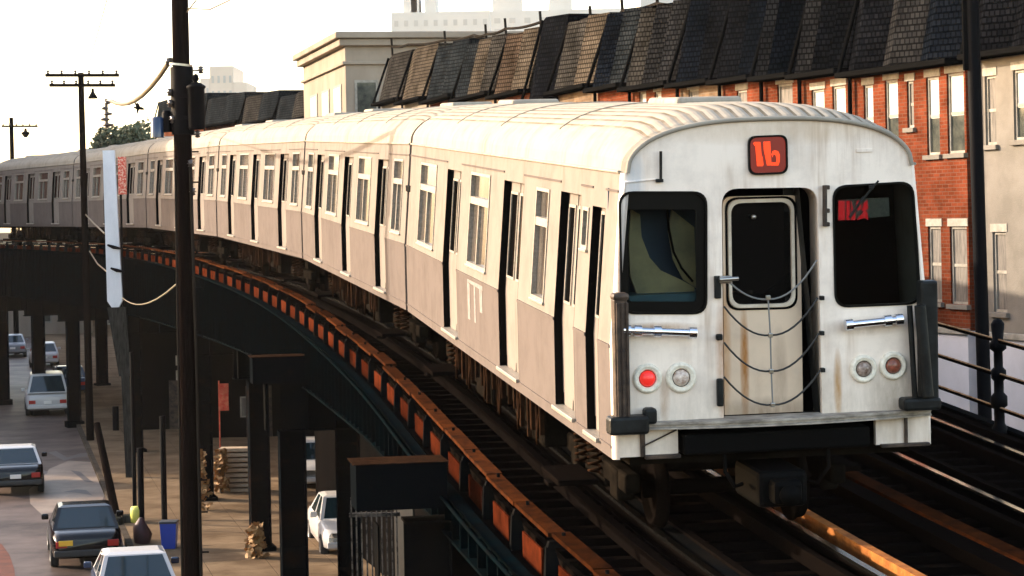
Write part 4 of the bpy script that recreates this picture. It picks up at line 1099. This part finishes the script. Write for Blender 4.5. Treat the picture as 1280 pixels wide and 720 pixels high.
# pale patch, tar scars, red paving
def patch(name,m_,pix,z):
    t = MB(); gq(t,[gp(x,y) for x,y in pix],z); return tag(t.build(name,m_),kind='structure')
patch('road_patch','asphalt_patch',[(36,612),(48,603),(62,586),(86,576),(118,578),(134,590),(136,608),(128,625),(96,628),(72,640),(52,643),(38,630)],.005)
patch('red_paving','red_paving',[(-20,676),(2,680),(12,694),(18,712),(20,735),(-20,735)],.005)
for i,pl in enumerate(([(60,566),(70,564),(84,572),(100,567),(112,566),(108,571),(96,572),(80,576)],[(80,615),(96,612),(108,613),(116,620),(108,618),(94,616)],[(88,588),(100,590),(112,600),(118,604),(106,602),(96,594)],[(2,560),(20,575),(60,590),(58,593),(18,579),(0,566)])):
    patch('tar_scar','tar',pl,.009)

# unseen blocks left of frame, added and sized to shade road and far train
for (a0,a1,hh_,lab) in ((-45,26,5.2,'unseen low brick block added to shade the road, beyond the left edge'),(33,40,5.2,'unseen short brick block added to shade the road after the sunlit gap'),(40,165,21.5,'unseen tall brick block added at the far left to shade the train')):
    q_ = sp_(a0,-29,0); root = box_building('shade_block',q_,HS,11,a1-a0,hh_,'brick_red',lab,'building','stucco_beige')
# ------------------------------------------------------------ cars
def make_vehicle(kind, paint, roofpaint=None):
    root = empty('parked_car')
    # sections: (y, half width, z low, z belt) from rear (y=0, faces camera) to front
    if kind == 'sedan': L=4.6; hw=.88; Hh=1.42; belt=.93; cab=(.75,3.3,1.45,2.55)
    elif kind == 'van': L=4.8; hw=.95; Hh=1.85; belt=1.05; cab=(.05,3.6,.35,2.9)
    else: L=4.4; hw=.86; Hh=1.45; belt=.93; cab=(.3,3.2,.9,2.5)
    prof = [(0,.80,.40,.80),(.03,.86,.34,.88),(.25,.96,.26,.97),(.8,1.0,.22,1.0),(2.2,1.0,.22,1.0),(3.4,1.0,.22,.97),(L-.5,.97,.24,.86),(L-.08,.88,.30,.72),(L,.78,.42,.62)]
    t = MB(); vs = []; fs = []
    for (y,w,zl,zbf) in prof:
        W = hw*w; Z = belt*zbf; zl = zl
        ring_ = [(-W*.8,zl),(-W*.97,zl+.08),(-W,zl+.3),(-W*.985,Z-.12),(-W*.93,Z-.03),(-W*.8,Z),(W*.8,Z),(W*.93,Z-.03),(W*.985,Z-.12),(W,zl+.3),(W*.97,zl+.08),(W*.8,zl)]
        vs += [(x,y,z) for x,z in ring_]
    n = 12
    for i in range(len(prof)-1):
        for k in range(n): fs.append((i*n+k,i*n+(k+1)%n,(i+1)*n+(k+1)%n,(i+1)*n+k))
    fs += [tuple(range(n)),tuple(range(len(prof)*n-n,len(prof)*n))[::-1]]
    t.add(vs,fs,0,True); t.build('body',paint,root)
    y0,y3,y1,y2 = cab[0],cab[1],cab[2],cab[3]
    wb = hw*.93; wt = hw*.74
    b4 = [(-wb,y0,belt-.02),(wb,y0,belt-.02),(wb,y3,belt-.04),(-wb,y3,belt-.04)]; t4 = [(-wt,y1,Hh-.04),(wt,y1,Hh-.04),(wt,y2,Hh-.04),(-wt,y2,Hh-.04)]
    t = MB(); t.hexa(b4+t4); 
    t.hexa([(-wt-.0,y1,Hh-.045),(wt,y1,Hh-.045),(wt,y2,Hh-.045),(-wt,y2,Hh-.045),(-wt+.12,y1+.18,Hh),(wt-.12,y1+.18,Hh),(wt-.12,y2-.2,Hh),(-wt+.12,y2-.2,Hh)])
    t.build('roof',roofpaint or paint,root)
    def face(a,b,c,d,inset,m_,name,mid=None):
        a,b,c,d = map(Vector,(a,b,c,d)); ce = (a+b+c+d)/4; nrm = (b-a).cross(d-a).normalized()
        t = MB()
        def sh(p): return p+(ce-p)*inset+nrm*.006
        t.quad(*[sh(p) for p in (a,b,c,d)]); t.build(name,m_,root)
    face(b4[0],b4[1],t4[1],t4[0],.12,'car_glass','rear_window')
    face(b4[2],b4[3],t4[3],t4[2],.12,'car_glass','windscreen')
    for (A_,B_,C_,D_2) in ((b4[3],b4[0],t4[0],t4[3]),(b4[1],b4[2],t4[2],t4[1])):
        A_,B_,C_,D_2 = map(Vector,(A_,B_,C_,D_2))
        for f0,f1 in ((.10,.48),(.53,.90)):
            face(A_.lerp(B_,f0),A_.lerp(B_,f1),D_2.lerp(C_,f1),D_2.lerp(C_,f0),.1,'car_glass','side_window')
    for x in (-hw+.1,hw-.1):
        for y in (.85,L-.85):
            t = MB(); mx = Matrix.Translation((x,y,.31))@Matrix.Rotation(pi/2 if x > 0 else -pi/2,4,'Y')
            t.lathe([(.0,-.1),(.29,-.1),(.31,-.06),(.31,.07),(.28,.105),(.2,.11)],20,mx); wo = t.build('wheel','tyre',root)
            t = MB(); t.lathe([(.2,.108),(.17,.09),(.06,.10),(.0,.11)],16,mx); t.build('hubcap','rim',wo)
    t = MB(); t.bbox(-hw*.92,hw*.92,-.07,.08,.34,.50,.03); t.build('rear_bumper','plastic_dark' if paint == 'carblack' else paint,root)
    t = MB(); t.bbox(-hw*.9,hw*.9,L-.1,L+.05,.34,.5,.03); t.build('front_bumper','plastic_dark' if paint == 'carblack' else paint,root)
    for x in (-1,1):
        t = MB(); xa,xb = sorted((x*hw*.55,x*hw*.86)); t.bbox(xa,xb,-.01,.04,.56,.72,.015); t.build('tail_lamp','tail_red',root)
        t = MB(); t.bbox(xa,xb,L-.05,L+.0,.5,.62,.015); t.build('front_lamp','lamp_ring',root)
        t = MB(); xa,xb = sorted((x*hw*.98,x*(hw+.16))); t.bbox(xa,xb,y3-.45,y3-.33,.92,1.06,.03); t.build('side_mirror',paint,root)
    t = MB(); t.bbox(-.17,.17,-.03,.0,.55,.68,.008); t.build('number_plate','plate_white',root)
    return root
CG = 'cars in the street'
def place(v, x, y, yaw, label):
    v.matrix_world = Matrix.Translation((x,y,0))@Matrix.Rotation(yaw,4,'Z'); tag(v,label,'car',CG)
A0 = HS
g_ = ground_at(110,56.0); v = make_vehicle('sedan','carblack'); place(v,g_.x,g_.y,A0,'black sedan parked by the kerb, with a yellow number plate and pale rear window reflections')
for c_ in kids(v):
    if c_.name.startswith('number_plate'): c_.hide_render = False; c_.data = c_.data.copy(); c_.data.materials[0] = M['plate_yellow']; c_.location = (-.52,0,.06)
g_ = ground_at(20,71.5); place(make_vehicle('sedan','carblack','carwhite'),g_.x,g_.y,A0,'black sedan with a white roof driving away at the left edge')
g_ = ground_at(176,47.6); place(make_vehicle('sedan','carblue','carwhite'),g_.x,g_.y,A0,'dark blue car with white roof, cut off by the bottom edge of the picture')
g_ = ground_at(60,101); place(make_vehicle('van','carwhite'),g_.x,g_.y,A0,'white van parked on the kerb side below the far viaduct columns')
g_ = ground_at(88,112); place(make_vehicle('sedan','carblue'),g_.x,g_.y,A0,'dark blue car parked just beyond the white van')
g_ = ground_at(16,146); place(make_vehicle('sedan','cargrey','carwhite'),g_.x,g_.y,A0,'small grey car far up the street at the left edge, before the viaduct columns')
g_ = ground_at(56,135); place(make_vehicle('hatch','carwhite'),g_.x,g_.y,A0,'small white hatchback far up the street beside a viaduct column')
g_ = ground_at(408,57); place(make_vehicle('sedan','carwhite'),g_.x,g_.y+4,A0+radians(178),'white car parked nose forward under the viaduct between two dark columns')
g_ = ground_at(378,75); place(make_vehicle('hatch','carwhite'),g_.x,g_.y,A0+radians(180),'white hatchback under the viaduct, just beyond the nearer white car')

# ------------------------------------------------------------ street poles and wires
def arm_insul(mb, c, dirv, w, n, z): 
    for k in range(n):
        p = c+dirv*(-w+2*w*k/(n-1)); mb.lathe([(.0,0),(.05,0),(.05,.03),(.025,.05),(.06,.08),(.045,.13),(0,.14)],8,Matrix.Translation((p.x,p.y,p.z+.06)))
def util_pole(px_top, ytop, px_base, d, r, label, arms=(), name='utility_pole'):
    b_ = unp(px_base,600,d); b_.z = 0; tp = unp(px_top,ytop,d)
    vb = ground_at(px_base,d); b_ = vb
    root = empty(name,None,label,'utility pole','utility poles')
    n = 14; t = MB(); pts = [b_.lerp(tp,k/n) for k in range(n+1)]
    t.tube(pts,[r*(1.12-.3*k/n) for k in range(n+1)],14); t.build('shaft','pole_wood',root)
    for (ya,xa,xb) in arms:
        a_ = unp(xa,ya,d); c_ = unp(xb,ya,d); t = MB()
        a_.y -= r*1.1+.05; c_.y -= r*1.1+.05; m_ = (c_-a_).normalized()
        t.hexa([a_+Vector((0,-.05,-.06)),c_+Vector((0,-.05,-.06)),c_+Vector((0,.05,-.06)),a_+Vector((0,.05,-.06)),a_+Vector((0,-.05,.06)),c_+Vector((0,-.05,.06)),c_+Vector((0,.05,.06)),a_+Vector((0,.05,.06))])
        ao = t.build('crossarm','pole_wood',root)
        t = MB(); arm_insul(t,(a_+c_)/2,m_,(c_-a_).length/2-.1,6,0); t.build('insulator','insulator',ao)
    return root,pts
# nearest thick pole
dn = 40.0
near,pp = util_pole(224,-40,243,dn,.175,'thick dark utility pole in the foreground, crossing the full height of the picture',())
t = MB(); a_ = unp(227,84,dn); b_ = unp(229,168,dn); t.tube([a_,b_],.20,14); t.build('cable_sleeve','steel_black',near)
t = MB(); t.tube([unp(225,84,dn)+Vector((0,0,.02)),unp(225.2,80,dn)],[.22,.22],14); t.build('band','bright_metal',near)
tf = MB(); mx = Matrix.Translation(unp(246,162,dn-.2)); hh = (162-108)*dn/F
tf.lathe([(0,0),(.13,0),(.15,.04),(.15,hh-.05),(.17,hh-.03),(.17,hh),(.08,hh+.06),(0,hh+.07)],14,mx)
tf.box(-.3,.0,-.03,.03,hh*.75,hh*.82,mx); tf.box(-.3,.0,-.03,.03,hh*.25,hh*.32,mx)
tf.lathe([(.0,hh),(.05,hh+.02),(.03,hh+.08),(.06,hh+.12),(.04,hh+.2),(0,hh+.22)],10,mx); tf.build('transformer','steel_black',near)
for (x0,y0,x1,y1,r_) in ((197,172,197,146,.12),(209,165,208,138,.08)):
    t = MB(); p = unp(x0,y0,dn); q_ = unp(x1,y1,dn); t.tube([p,p.lerp(q_,.9),q_],[r_,r_,r_*.6],12); t.tube([q_+Vector((0,0,-.08)),unp(222,y1+8,dn)],.02,6); t.build('cable_box','carblue' if x0 < 200 else 'steel_black',near)
for (x,y) in ((210,78),(251,88),(244,104),(212,116),(213,130),(216,150),(239,150),(247,168),(238,205),(241,240)):
    t = MB(); p = unp(x,y,dn-.1); t.lathe([(0,-.06),(.05,-.05),(.03,-.01),(.07,.01),(.03,.03),(.055,.06),(0,.08)],10,Matrix.Translation(p)); t.tube([p,Vector((unp(229,y+4,dn).x,p.y+.1,p.z))],.015,5); t.build('insulator','insulator',near)
for y in (190,228,300,360,420,500,560,600,640,690):
    t = MB(); p = pp[0].lerp(pp[-1],0); 
    c_ = unp(227+ (y+40)*.0255,y,dn); t.tube([c_+Vector((-.19,-.02,0)),c_+Vector((.22,-.02,0))],.016,6); t.build('step_bolt','steel_black',near)
t = MB(); t.tube([unp(219,200,dn-.22),unp(222,400,dn-.22),unp(228,720,dn-.22)],.022,6); t.tube([unp(238,210,dn-.2),unp(246,460,dn-.2),unp(252,740,dn-.2)],.03,6); t.build('riser_cable','wire',near)
util_pole(101,91,113,88,.135,'utility pole with two crossarms, left of the pale blue metal post',((94.5,58,150),(107,63,145)))
util_pole(14,147,21,150,.16,'small far utility pole with a lamp arm, at the left edge above the train',((158,3,48),))
p2 = [o for o in bpy.data.objects if o.name.startswith('utility_pole')]
# bell lamp on pole 2 and lamp arm on pole 3
t = MB(); t.lathe([(0,.3),(.05,.28),(.06,.15),(.16,-.02),(.2,-.1),(0,-.1)],12,Matrix.Translation(unp(116,120,87.6))); t.build('bell_fitting','steel_black',p2[1])
t = MB(); t.lathe([(0,.3),(.08,.28),(.1,.1),(.3,0),(.1,-.3),(0,-.3)],12,Matrix.Translation(unp(32,166,149))); t.build('lamp_head','steel_black',p2[2])
def wire(pix, r, m_, name, label, sagz=0):
    l = [unp(*p) for p in pix]; out = []
    for i in range(len(l)-1):
        for k in range(8):
            f_ = k/8; q_ = l[i].lerp(l[i+1],f_); q_.z -= sagz*4*f_*(1-f_); out.append(q_)
    out.append(l[-1]); t = MB(); t.tube(out,r,6); return tag(t.build(name,m_),label,'wire')
wire([(213,75,40),(139,126,60)],.05,'wire_yellow','power_cable','thick yellowish cable dropping left from the thick utility pole',.35)
wire([(135,-5,60),(110,85,88)],.016,'wire_yellow','overhead_wire','thin pale wire rising from the two arm utility pole to the top edge')
wire([(233,10,40),(262,12,39),(300,-6,36)],.014,'wire_yellow','overhead_wire','thin wire curving off the top of the thick utility pole toward the top edge')
wire([(233,16,40),(250,-6,38)],.014,'wire_yellow','overhead_wire','short thin wire going steeply up right from the thick utility pole')
wire([(107,268,88),(118,280,84),(131,292,75.5)],.03,'wire_yellow','guy_cable','short pale cable from the two arm pole to the pale blue metal post')
wire([(112,314,88),(122,330,80),(134,340,75.5)],.025,'wire_yellow','guy_cable','lower short pale cable between two arm pole and the pale blue metal post')
wire([(153,372,75),(222,354,40.3)],.016,'wire_yellow','slack_wire','grey slack wire from the pale blue metal post to the thick utility pole',.3)
# hanging fitting and bird
t = MB(); p = unp(133,142,70)
t.tube([p+Vector((0,0,.45)),p+Vector((0,0,-.45))],.05,8)
for k in range(5): t.lathe([(0,-.05),(.17-.02*k,-.03),(.17-.02*k,.03),(0,.06)],10,Matrix.Translation(p+Vector((.05*((-1)**k),0,-.35+k*.17))))
t.tube([p+Vector((0,0,.4)),unp(139,126,60.0)],.015,5); tag(t.build('hanging_insulator','insulator'),'dark hanging stack of insulators at the end of the thick yellowish cable','insulator')
t = MB(); p = unp(172,135,70); t.tube([p+Vector((-.12,0,.02)),p,p+Vector((.14,0,-.02)),p+Vector((.22,0,-.05))],[.02,.05,.045,.01],8)
for s_ in (-1,1): t.add([p+Vector((-.05,0,.03)),p+Vector((.08,0,.03)),p+Vector((.02,s_*.25,.12)),p+Vector((-.06,s_*.3,.2))],[(0,1,2,3)])
t.add([p+Vector((-.05,0,.03)),p+Vector((.08,0,.03)),p+Vector((.0,-.1,-.22))],[(0,1,2)])
tag(t.build('bird','steel_black'),'tiny dark bird flying in the white sky between the poles','bird')
# pale blue metal post on old timber
dp_ = 75.0; root = empty('clad_post',None,'tall post with pale blue white sheet metal upper half and rotten dark timber below','post')
a_ = unp(130,188,dp_); b_ = unp(138,380,dp_); 
def bar(mb,pa,pb,wa,wb,dy):
    mb.hexa([pb+Vector((-wb,-dy,0)),pb+Vector((wb,-dy,0)),pb+Vector((wb,dy,0)),pb+Vector((-wb,dy,0)),pa+Vector((-wa,-dy,0)),pa+Vector((wa,-dy,0)),pa+Vector((wa,dy,0)),pa+Vector((-wa,dy,0))])
t = MB(); bar(t,unp(136,188,dp_),unp(144,376,dp_),.19,.25,.08)
e_ = unp(144.5,384,dp_); t.hexa([e_+Vector((-.12,-.08,0)),e_+Vector((.12,-.08,0)),e_+Vector((.12,.08,0)),e_+Vector((-.12,.08,0)),unp(144,376,dp_)+Vector((-.25,-.08,0)),unp(144,376,dp_)+Vector((.25,-.08,0)),unp(144,376,dp_)+Vector((.25,.08,0)),unp(144,376,dp_)+Vector((-.25,.08,0))]); t.build('sheet_metal','white_sheet',root)
t = MB(); bar(t,unp(146,384,dp_),unp(157,470,dp_),.30,.20,.1); gg_ = ground_at(163,dp_); bar(t,unp(157,470,dp_),gg_,.13,.13,.1); t.build('timber','old_timber',root)
t = MB()
for (x,y) in ((142,309),(146,338)): 
    q_ = unp(x,y,dp_-.12); t.mark().tube([q_+Vector((-.2,0,.08)),q_,q_+Vector((.24,0,-.05))],[.03,.06,.03],8)
t.each('clamp','steel_black',root)
t = MB(); a_ = unp(149,196,dp_+2); b_ = unp(153,243,dp_+2); t.box(a_.x-.05,a_.x+.22,a_.y,a_.y+.1,b_.z,a_.z); sg_ = t; t = MB(); t.tube([Vector((a_.x,a_.y+.16,0)),Vector((a_.x,a_.y+.16,a_.z-.2))],.04,8); pp_ = t.build('sign_pole','steel_black'); t = sg_; so2 = tag(t.build('street_sign','sign_red'),'narrow red and white speckled sign right beside the pale blue metal post','sign'); pp_.parent = so2
# leaning timber, street furniture
t = MB(); a_ = unp(121,530,66); b_ = ground_at(148,64); t.tube([b_,a_],[.13,.10],10); tag(t.build('leaning_timber','pole_wood'),'dark timber pole leaning left over the kerb above the black sedan','pole')
t = MB(); c_ = ground_at(152,63.5)
for k in range(9):
    random.seed(k); x = random.uniform(-.4,.5); y = random.uniform(-.3,.4); r_ = random.uniform(.08,.2)
    t.bbox(c_.x+x-r_,c_.x+x+r_,c_.y+y-r_,c_.y+y+r_,.1,.14+r_*1.2,.05)
tag(t.build('rubble_pile','old_timber'),'small dark pile of rubble at the foot of the leaning timber','rubble')
def signpost(px, ytop, d, r, label, panel=None):
    g_ = ground_at(px,d); g_.z = .135; tp = unp(px-3,ytop,d); root = empty('sign_post',None,label,'post','thin posts on the pavement')
    t = MB(); t.tube([g_,Vector((g_.x,g_.y,tp.z))],r,8); t.build('shaft','steel_black',root)
    if panel: 
        w,z0,z1,m_ = panel; t = MB(); t.bbox(g_.x-w,g_.x+w,g_.y-r-.05,g_.y-r-.01,z0,z1,.01); t.build('panel',m_,root)
signpost(169,440,64.5,.06,'thin black post on the pavement, left one of the pair above the lime green bucket')
signpost(177,560,63.5,.09,'short stout black post on the pavement, right beside the thin black post')
signpost(206,520,62,.08,'thin black post on the pavement right behind the blue bin',None)
signpost(145,508,92,.13,'short dark bollard post standing before the tan pavement beyond the rubble')
t = MB(); g_ = ground_at(172,63.6); t.lathe([(0,.14),(.15,.14),(.19,.16),(.2,.5),(.17,.58),(0,.6)],14,Matrix.Translation(g_)); tag(t.build('bucket','lime'),'lime green bucket at the foot of the thin black posts','bucket')
root = empty('recycling_bin',None,'bright blue recycling bin on the pavement beside the thick utility pole','bin'); g_ = ground_at(212,58.5)
t = MB(); t.hexa([g_+Vector(v) for v in ((-.17,-.17,.14),(.17,-.17,.14),(.17,.17,.14),(-.17,.17,.14),(-.21,-.21,.78),(.21,-.21,.78),(.21,.21,.78),(-.21,.21,.78))]); t.build('body','bin_blue',root)
t = MB(); t.bbox(g_.x-.23,g_.x+.23,g_.y-.23,g_.y+.23,.782,.84,.02); t.build('lid','plastic_dark',root)
t = MB(); g_ = ground_at(178,59.5); t.tube([g_+Vector((0,0,.14)),g_+Vector((.02,0,.35)),g_+Vector((-.05,0,.6)),g_+Vector((-.02,0,.8))],[.2,.25,.18,.05],10); tag(t.build('rubbish_bag','maroon'),'dark red rubbish bag on the pavement left of the blue bin','bag')
# stack of pale planks under the viaduct
root = empty('plank_stack',None,'stack of pale wooden planks on the pavement under the viaduct','planks'); g_ = ground_at(297,70.5)
for k in range(9):
    random.seed(k+40); t = MB(); dx = random.uniform(-.06,.06); z = .14+k*.155
    t.bbox(g_.x-.52+dx,g_.x+.52+dx,g_.y-.3,g_.y+.3,z,z+.105,.012); t.build('plank','plank',root)
def bush(px,d,r,h,m_,label,name='shrub',seed=1):
    random.seed(seed); g_ = ground_at(px,d); root = empty(name,None,label,'shrub'); t = MB()
    for k in range(260):
        a_ = random.random()*2*pi; rr = r*sqrt(random.random()); z = .15+h*random.random()**.8; p = g_+Vector((rr*cos(a_)*(1-.4*z/h),rr*sin(a_),z)); s_ = random.uniform(.04,.09)
        u = Vector((random.gauss(0,1),random.gauss(0,1),random.gauss(0,1))).normalized(); w = u.orthogonal().normalized()
        t.quad(p-u*s_-w*s_*.6,p+u*s_-w*s_*.6,p+u*s_+w*s_*.6,p-u*s_+w*s_*.6)
    t.build('foliage',m_,root); t = MB()
    for k in range(5): t.tube([g_+Vector((0,0,.1)),g_+Vector((random.uniform(-r,r)*.6,random.uniform(-r,r)*.6,h*.8))],[.03,.012],5)
    t.build('stems','bark',root)
bush(277,70,.28,1.3,'leaf_rust','rust brown shrub in front of the pale plank stack',seed=2)
bush(250,66,.35,1.7,'leaf_rust','taller rust brown shrub behind the thick utility pole',seed=3)
bush(320,56.5,.3,.8,'leaf_rust','low straggly brown shrub at the foot of a viaduct column',seed=4)
t = MB(); g_ = ground_at(281,84); 
vs = []; 
for i in range(6):
    for j in range(3): vs.append((g_.x-.18+j*.18, g_.y+.05*sin(i*1.3+j), 1.5+i*.2))
t.add(vs,[(i*3+j,i*3+j+1,i*3+j+4,i*3+j+3) for i in range(5) for j in range(2)]); t.add([Vector(v)+Vector((0,.015,0)) for v in vs],[(i*3+j,i*3+j+1,i*3+j+4,i*3+j+3) for i in range(5) for j in range(2)])
t.tube([(g_.x-.18,g_.y+.1,.13),(g_.x-.18,g_.y+.1,2.6)],.03,6); tag(t.build('red_banner','red_cloth'),'small bright red banner hanging in the dark under the viaduct','banner')
# steel picket fence under the near girder
root = empty('picket_fence',None,'worn steel grille of thin upright bars beside the nearest viaduct column','fence')
g0 = ground_at(449,29.0); 
for k in range(3):
    z = 2.6+k*1.05; t = MB(); t.box(g0.x-.03,g0.x+.62,g0.y-.02,g0.y+.02,z,z+.05); t.build('rail','grille_metal',root)
for k in range(10):
    t = MB(); x = g0.x+k*.064; t.box(x-.009,x+.009,g0.y-.045,g0.y-.021,0,4.95); t.build('picket','grille_metal',root)

# near-black walls put in for the shade under and behind the viaduct
mat('shade_dark', (.003,.0028,.0028), (.006,.005,.0045), rough=.85, scale=.8, stretch=(1,1,.3), bump=.2, spec=0)
root = empty('shade_shed',None,'long near-black shed added for the shade under the right half of the viaduct','shed'); t = MB()
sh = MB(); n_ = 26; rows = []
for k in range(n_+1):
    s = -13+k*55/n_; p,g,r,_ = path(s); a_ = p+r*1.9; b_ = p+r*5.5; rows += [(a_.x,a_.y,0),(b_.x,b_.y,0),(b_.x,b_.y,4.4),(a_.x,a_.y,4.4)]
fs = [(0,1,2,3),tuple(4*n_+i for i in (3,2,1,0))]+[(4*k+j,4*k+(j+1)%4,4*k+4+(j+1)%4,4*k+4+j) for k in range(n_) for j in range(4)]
sh.add(rows,fs); sh.build('wall','shade_dark',root)
sh = MB(); p,g,r,_ = path(38); 
for k in range(6):
    p,g,r,_ = path(-4+k*8); mx = Matrix.Translation(Vector((*(p+r*1.9)[:2],0)))@Matrix.Rotation(math.atan2(-g.x,g.y),4,'Z'); sh.mark().bbox(-.05,.02,0,2.6,.0,2.4,.02,mx)
sh.each('shutter','gate_dark',root)
def dark_shop(px0,px1,d,z1,label,lit):  # walls coloured near black in place of the shade there
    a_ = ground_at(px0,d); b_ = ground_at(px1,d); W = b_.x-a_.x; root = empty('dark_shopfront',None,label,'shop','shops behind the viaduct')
    t = MB(); t.box(0,W,0,6,0,z1); t.build('wall','shade_dark',root); t = MB(); t.bbox(-.1,W+.1,-.3,6.1,z1,z1+.12,.02); t.build('roof_edge','trim_dark',root)
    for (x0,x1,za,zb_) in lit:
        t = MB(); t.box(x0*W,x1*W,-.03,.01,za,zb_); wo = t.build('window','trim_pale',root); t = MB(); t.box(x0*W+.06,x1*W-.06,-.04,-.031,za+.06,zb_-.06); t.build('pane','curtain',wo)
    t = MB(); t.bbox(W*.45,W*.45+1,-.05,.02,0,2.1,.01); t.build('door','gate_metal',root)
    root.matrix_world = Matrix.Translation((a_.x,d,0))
dark_shop(172,262,92,5.6,'shopfront painted dark for shade behind the viaduct, left of the rust brown shrubs',[(.55,.72,1.9,2.5),(.55,.72,2.7,3.1)])
dark_shop(262,365,88,5.4,'shopfront painted dark for shade behind the viaduct and above the pale plank stack',[(.38,.5,.9,1.7)])
dark_shop(365,520,86,5.2,'shopfront painted dark for shade behind the viaduct, above the parked white cars',[(.05,.14,.9,1.3),(.27,.42,.7,1.5)])
# tall black steel pole at right
root = empty('steel_pole',None,'tall black steel pole standing between the red brick house and the grey stucco house','pole')
dq = 39.5; tp = unp(1214,-30,dq); bs = Vector((unp(1224,420,dq).x+.12,dq,0)); t = MB(); t.tube([bs,tp],[.125,.115],16); t.build('shaft','steel_black',root)
t = MB(); q_ = unp(1206,30,dq); t.bbox(q_.x-.04,q_.x+.04,dq-.05,dq+.05,q_.z-.8,q_.z+.8,.01); t.build('ladder_strip','trim_dark',root)
# tree crowns over the train roof at left
def tree(px, d, ytop, r, label, seed):
    random.seed(seed); base = ground_at(px,d); tp = unp(px,ytop,d); root = empty('leafy_tree',None,label,'tree','trees beyond the viaduct')
    H_ = tp.z; b_ = Vector((tp.x,d,0)); t = MB(); t.tube([b_,b_+Vector((.1,0,H_*.4)),b_+Vector((0,.1,H_*.8))],[.28,.2,.06],8)
    lobes = []
    for k in range(9):
        a_ = random.random()*2*pi; rr = r*random.uniform(.15,.75); c_ = b_+Vector((rr*cos(a_),rr*sin(a_),H_-r*random.uniform(.45,1.3))); lobes.append((c_,r*random.uniform(.4,.62)))
        t.tube([b_+Vector((0,0,H_*.45)),c_],[.09,.03],5)
    t.build('trunk','bark',root); t = MB()
    for k in range(4200):
        c_,lr = random.choice(lobes); u = Vector((random.gauss(0,1),random.gauss(0,1),random.gauss(0,1))).normalized(); p = c_+u*lr*random.uniform(.55,1.05); s_ = random.uniform(.07,.16)
        n_ = Vector((random.gauss(0,1),random.gauss(0,1),random.gauss(0,1))).normalized(); w = n_.orthogonal().normalized(); v_ = n_.cross(w)
        t.quad(p-w*s_-v_*s_,p+w*s_-v_*s_*.6,p+w*s_+v_*s_,p-w*s_*.6+v_*s_)
    t.build('crown','leaf_green',root)
tree(148,165,157,2.3,'green tree crown above the train roof, nearest to the pale blue metal post',21)
tree(178,172,154,2.6,'green tree crown above the train roof, left of the thick utility pole',22)
tree(163,190,158,2.6,'green tree crown behind and between the two others',23)

# ------------------------------------------------------------ haze, sky, sun, camera
HZ = .00006
t = MB(); t.box(-700,700,-60,1200,-1.2,110)
m = bpy.data.materials.new('haze_air'); m.use_nodes = True; n = m.node_tree; n.nodes.clear()
o = n.nodes.new('ShaderNodeOutputMaterial'); v = n.nodes.new('ShaderNodeVolumePrincipled'); v.inputs['Color'].default_value = (.98,.95,.90,1); v.inputs['Density'].default_value = HZ; v.inputs['Anisotropy'].default_value = .45
n.links.new(v.outputs[0],o.inputs['Volume']); M['haze_air'] = m
tag(t.build('haze','haze_air'),kind='stuff')
SUN_EL = radians(18); SUN_AZ = math.atan2(.36,-.933)   # direction to the sun in the xy plane
sv = Vector((cos(SUN_EL)*cos(SUN_AZ),cos(SUN_EL)*sin(SUN_AZ),sin(SUN_EL)))
ld = bpy.data.lights.new('sun','SUN'); ld.energy = 2.0; ld.angle = radians(.6); ld.color = (1,.84,.66)
lo = bpy.data.objects.new('sun',ld); COL.objects.link(lo); lo.rotation_euler = sv.to_track_quat('Z','Y').to_euler()
w = bpy.data.worlds.new('World'); sc.world = w; w.use_nodes = True; n = w.node_tree
bg = n.nodes['Background']; sky = n.nodes.new('ShaderNodeTexSky'); sky.sky_type = 'NISHITA'; sky.sun_disc = False
sky.sun_elevation = SUN_EL; sky.sun_rotation = math.atan2(sv.x,sv.y); sky.dust_density = 1.6; sky.air_density = 1.0; sky.ozone_density = .4; sky.altitude = 0
mu = n.nodes.new('ShaderNodeVectorMath'); mu.operation = 'MULTIPLY'; mu.inputs[1].default_value = (1.12,.99,.90); n.links.new(sky.outputs[0],mu.inputs[0]); n.links.new(mu.outputs[0],bg.inputs[0]); bg.inputs[1].default_value = .15
cd = bpy.data.cameras.new('camera'); cam = bpy.data.objects.new('camera',cd); COL.objects.link(cam)
cd.sensor_width = 36; cd.lens = F*36/1280; cd.clip_end = 5000; cd.clip_start = .5
cam.matrix_world = Matrix.Translation(CAM)@Matrix.Rotation(pi/2,4,'X')@Matrix.Rotation(-ROLL,4,'Z')
cd.shift_y = -(360-Y0)/1280
sc.camera = cam
vs_ = sc.view_settings; vs_.view_transform = 'Standard'; vs_.look = 'None'; vs_.exposure = 2.3; vs_.gamma = 1; vs_.use_curve_mapping = False
sc.cycles.max_bounces = 6; sc.cycles.volume_bounces = 0; sc.cycles.use_denoising = True
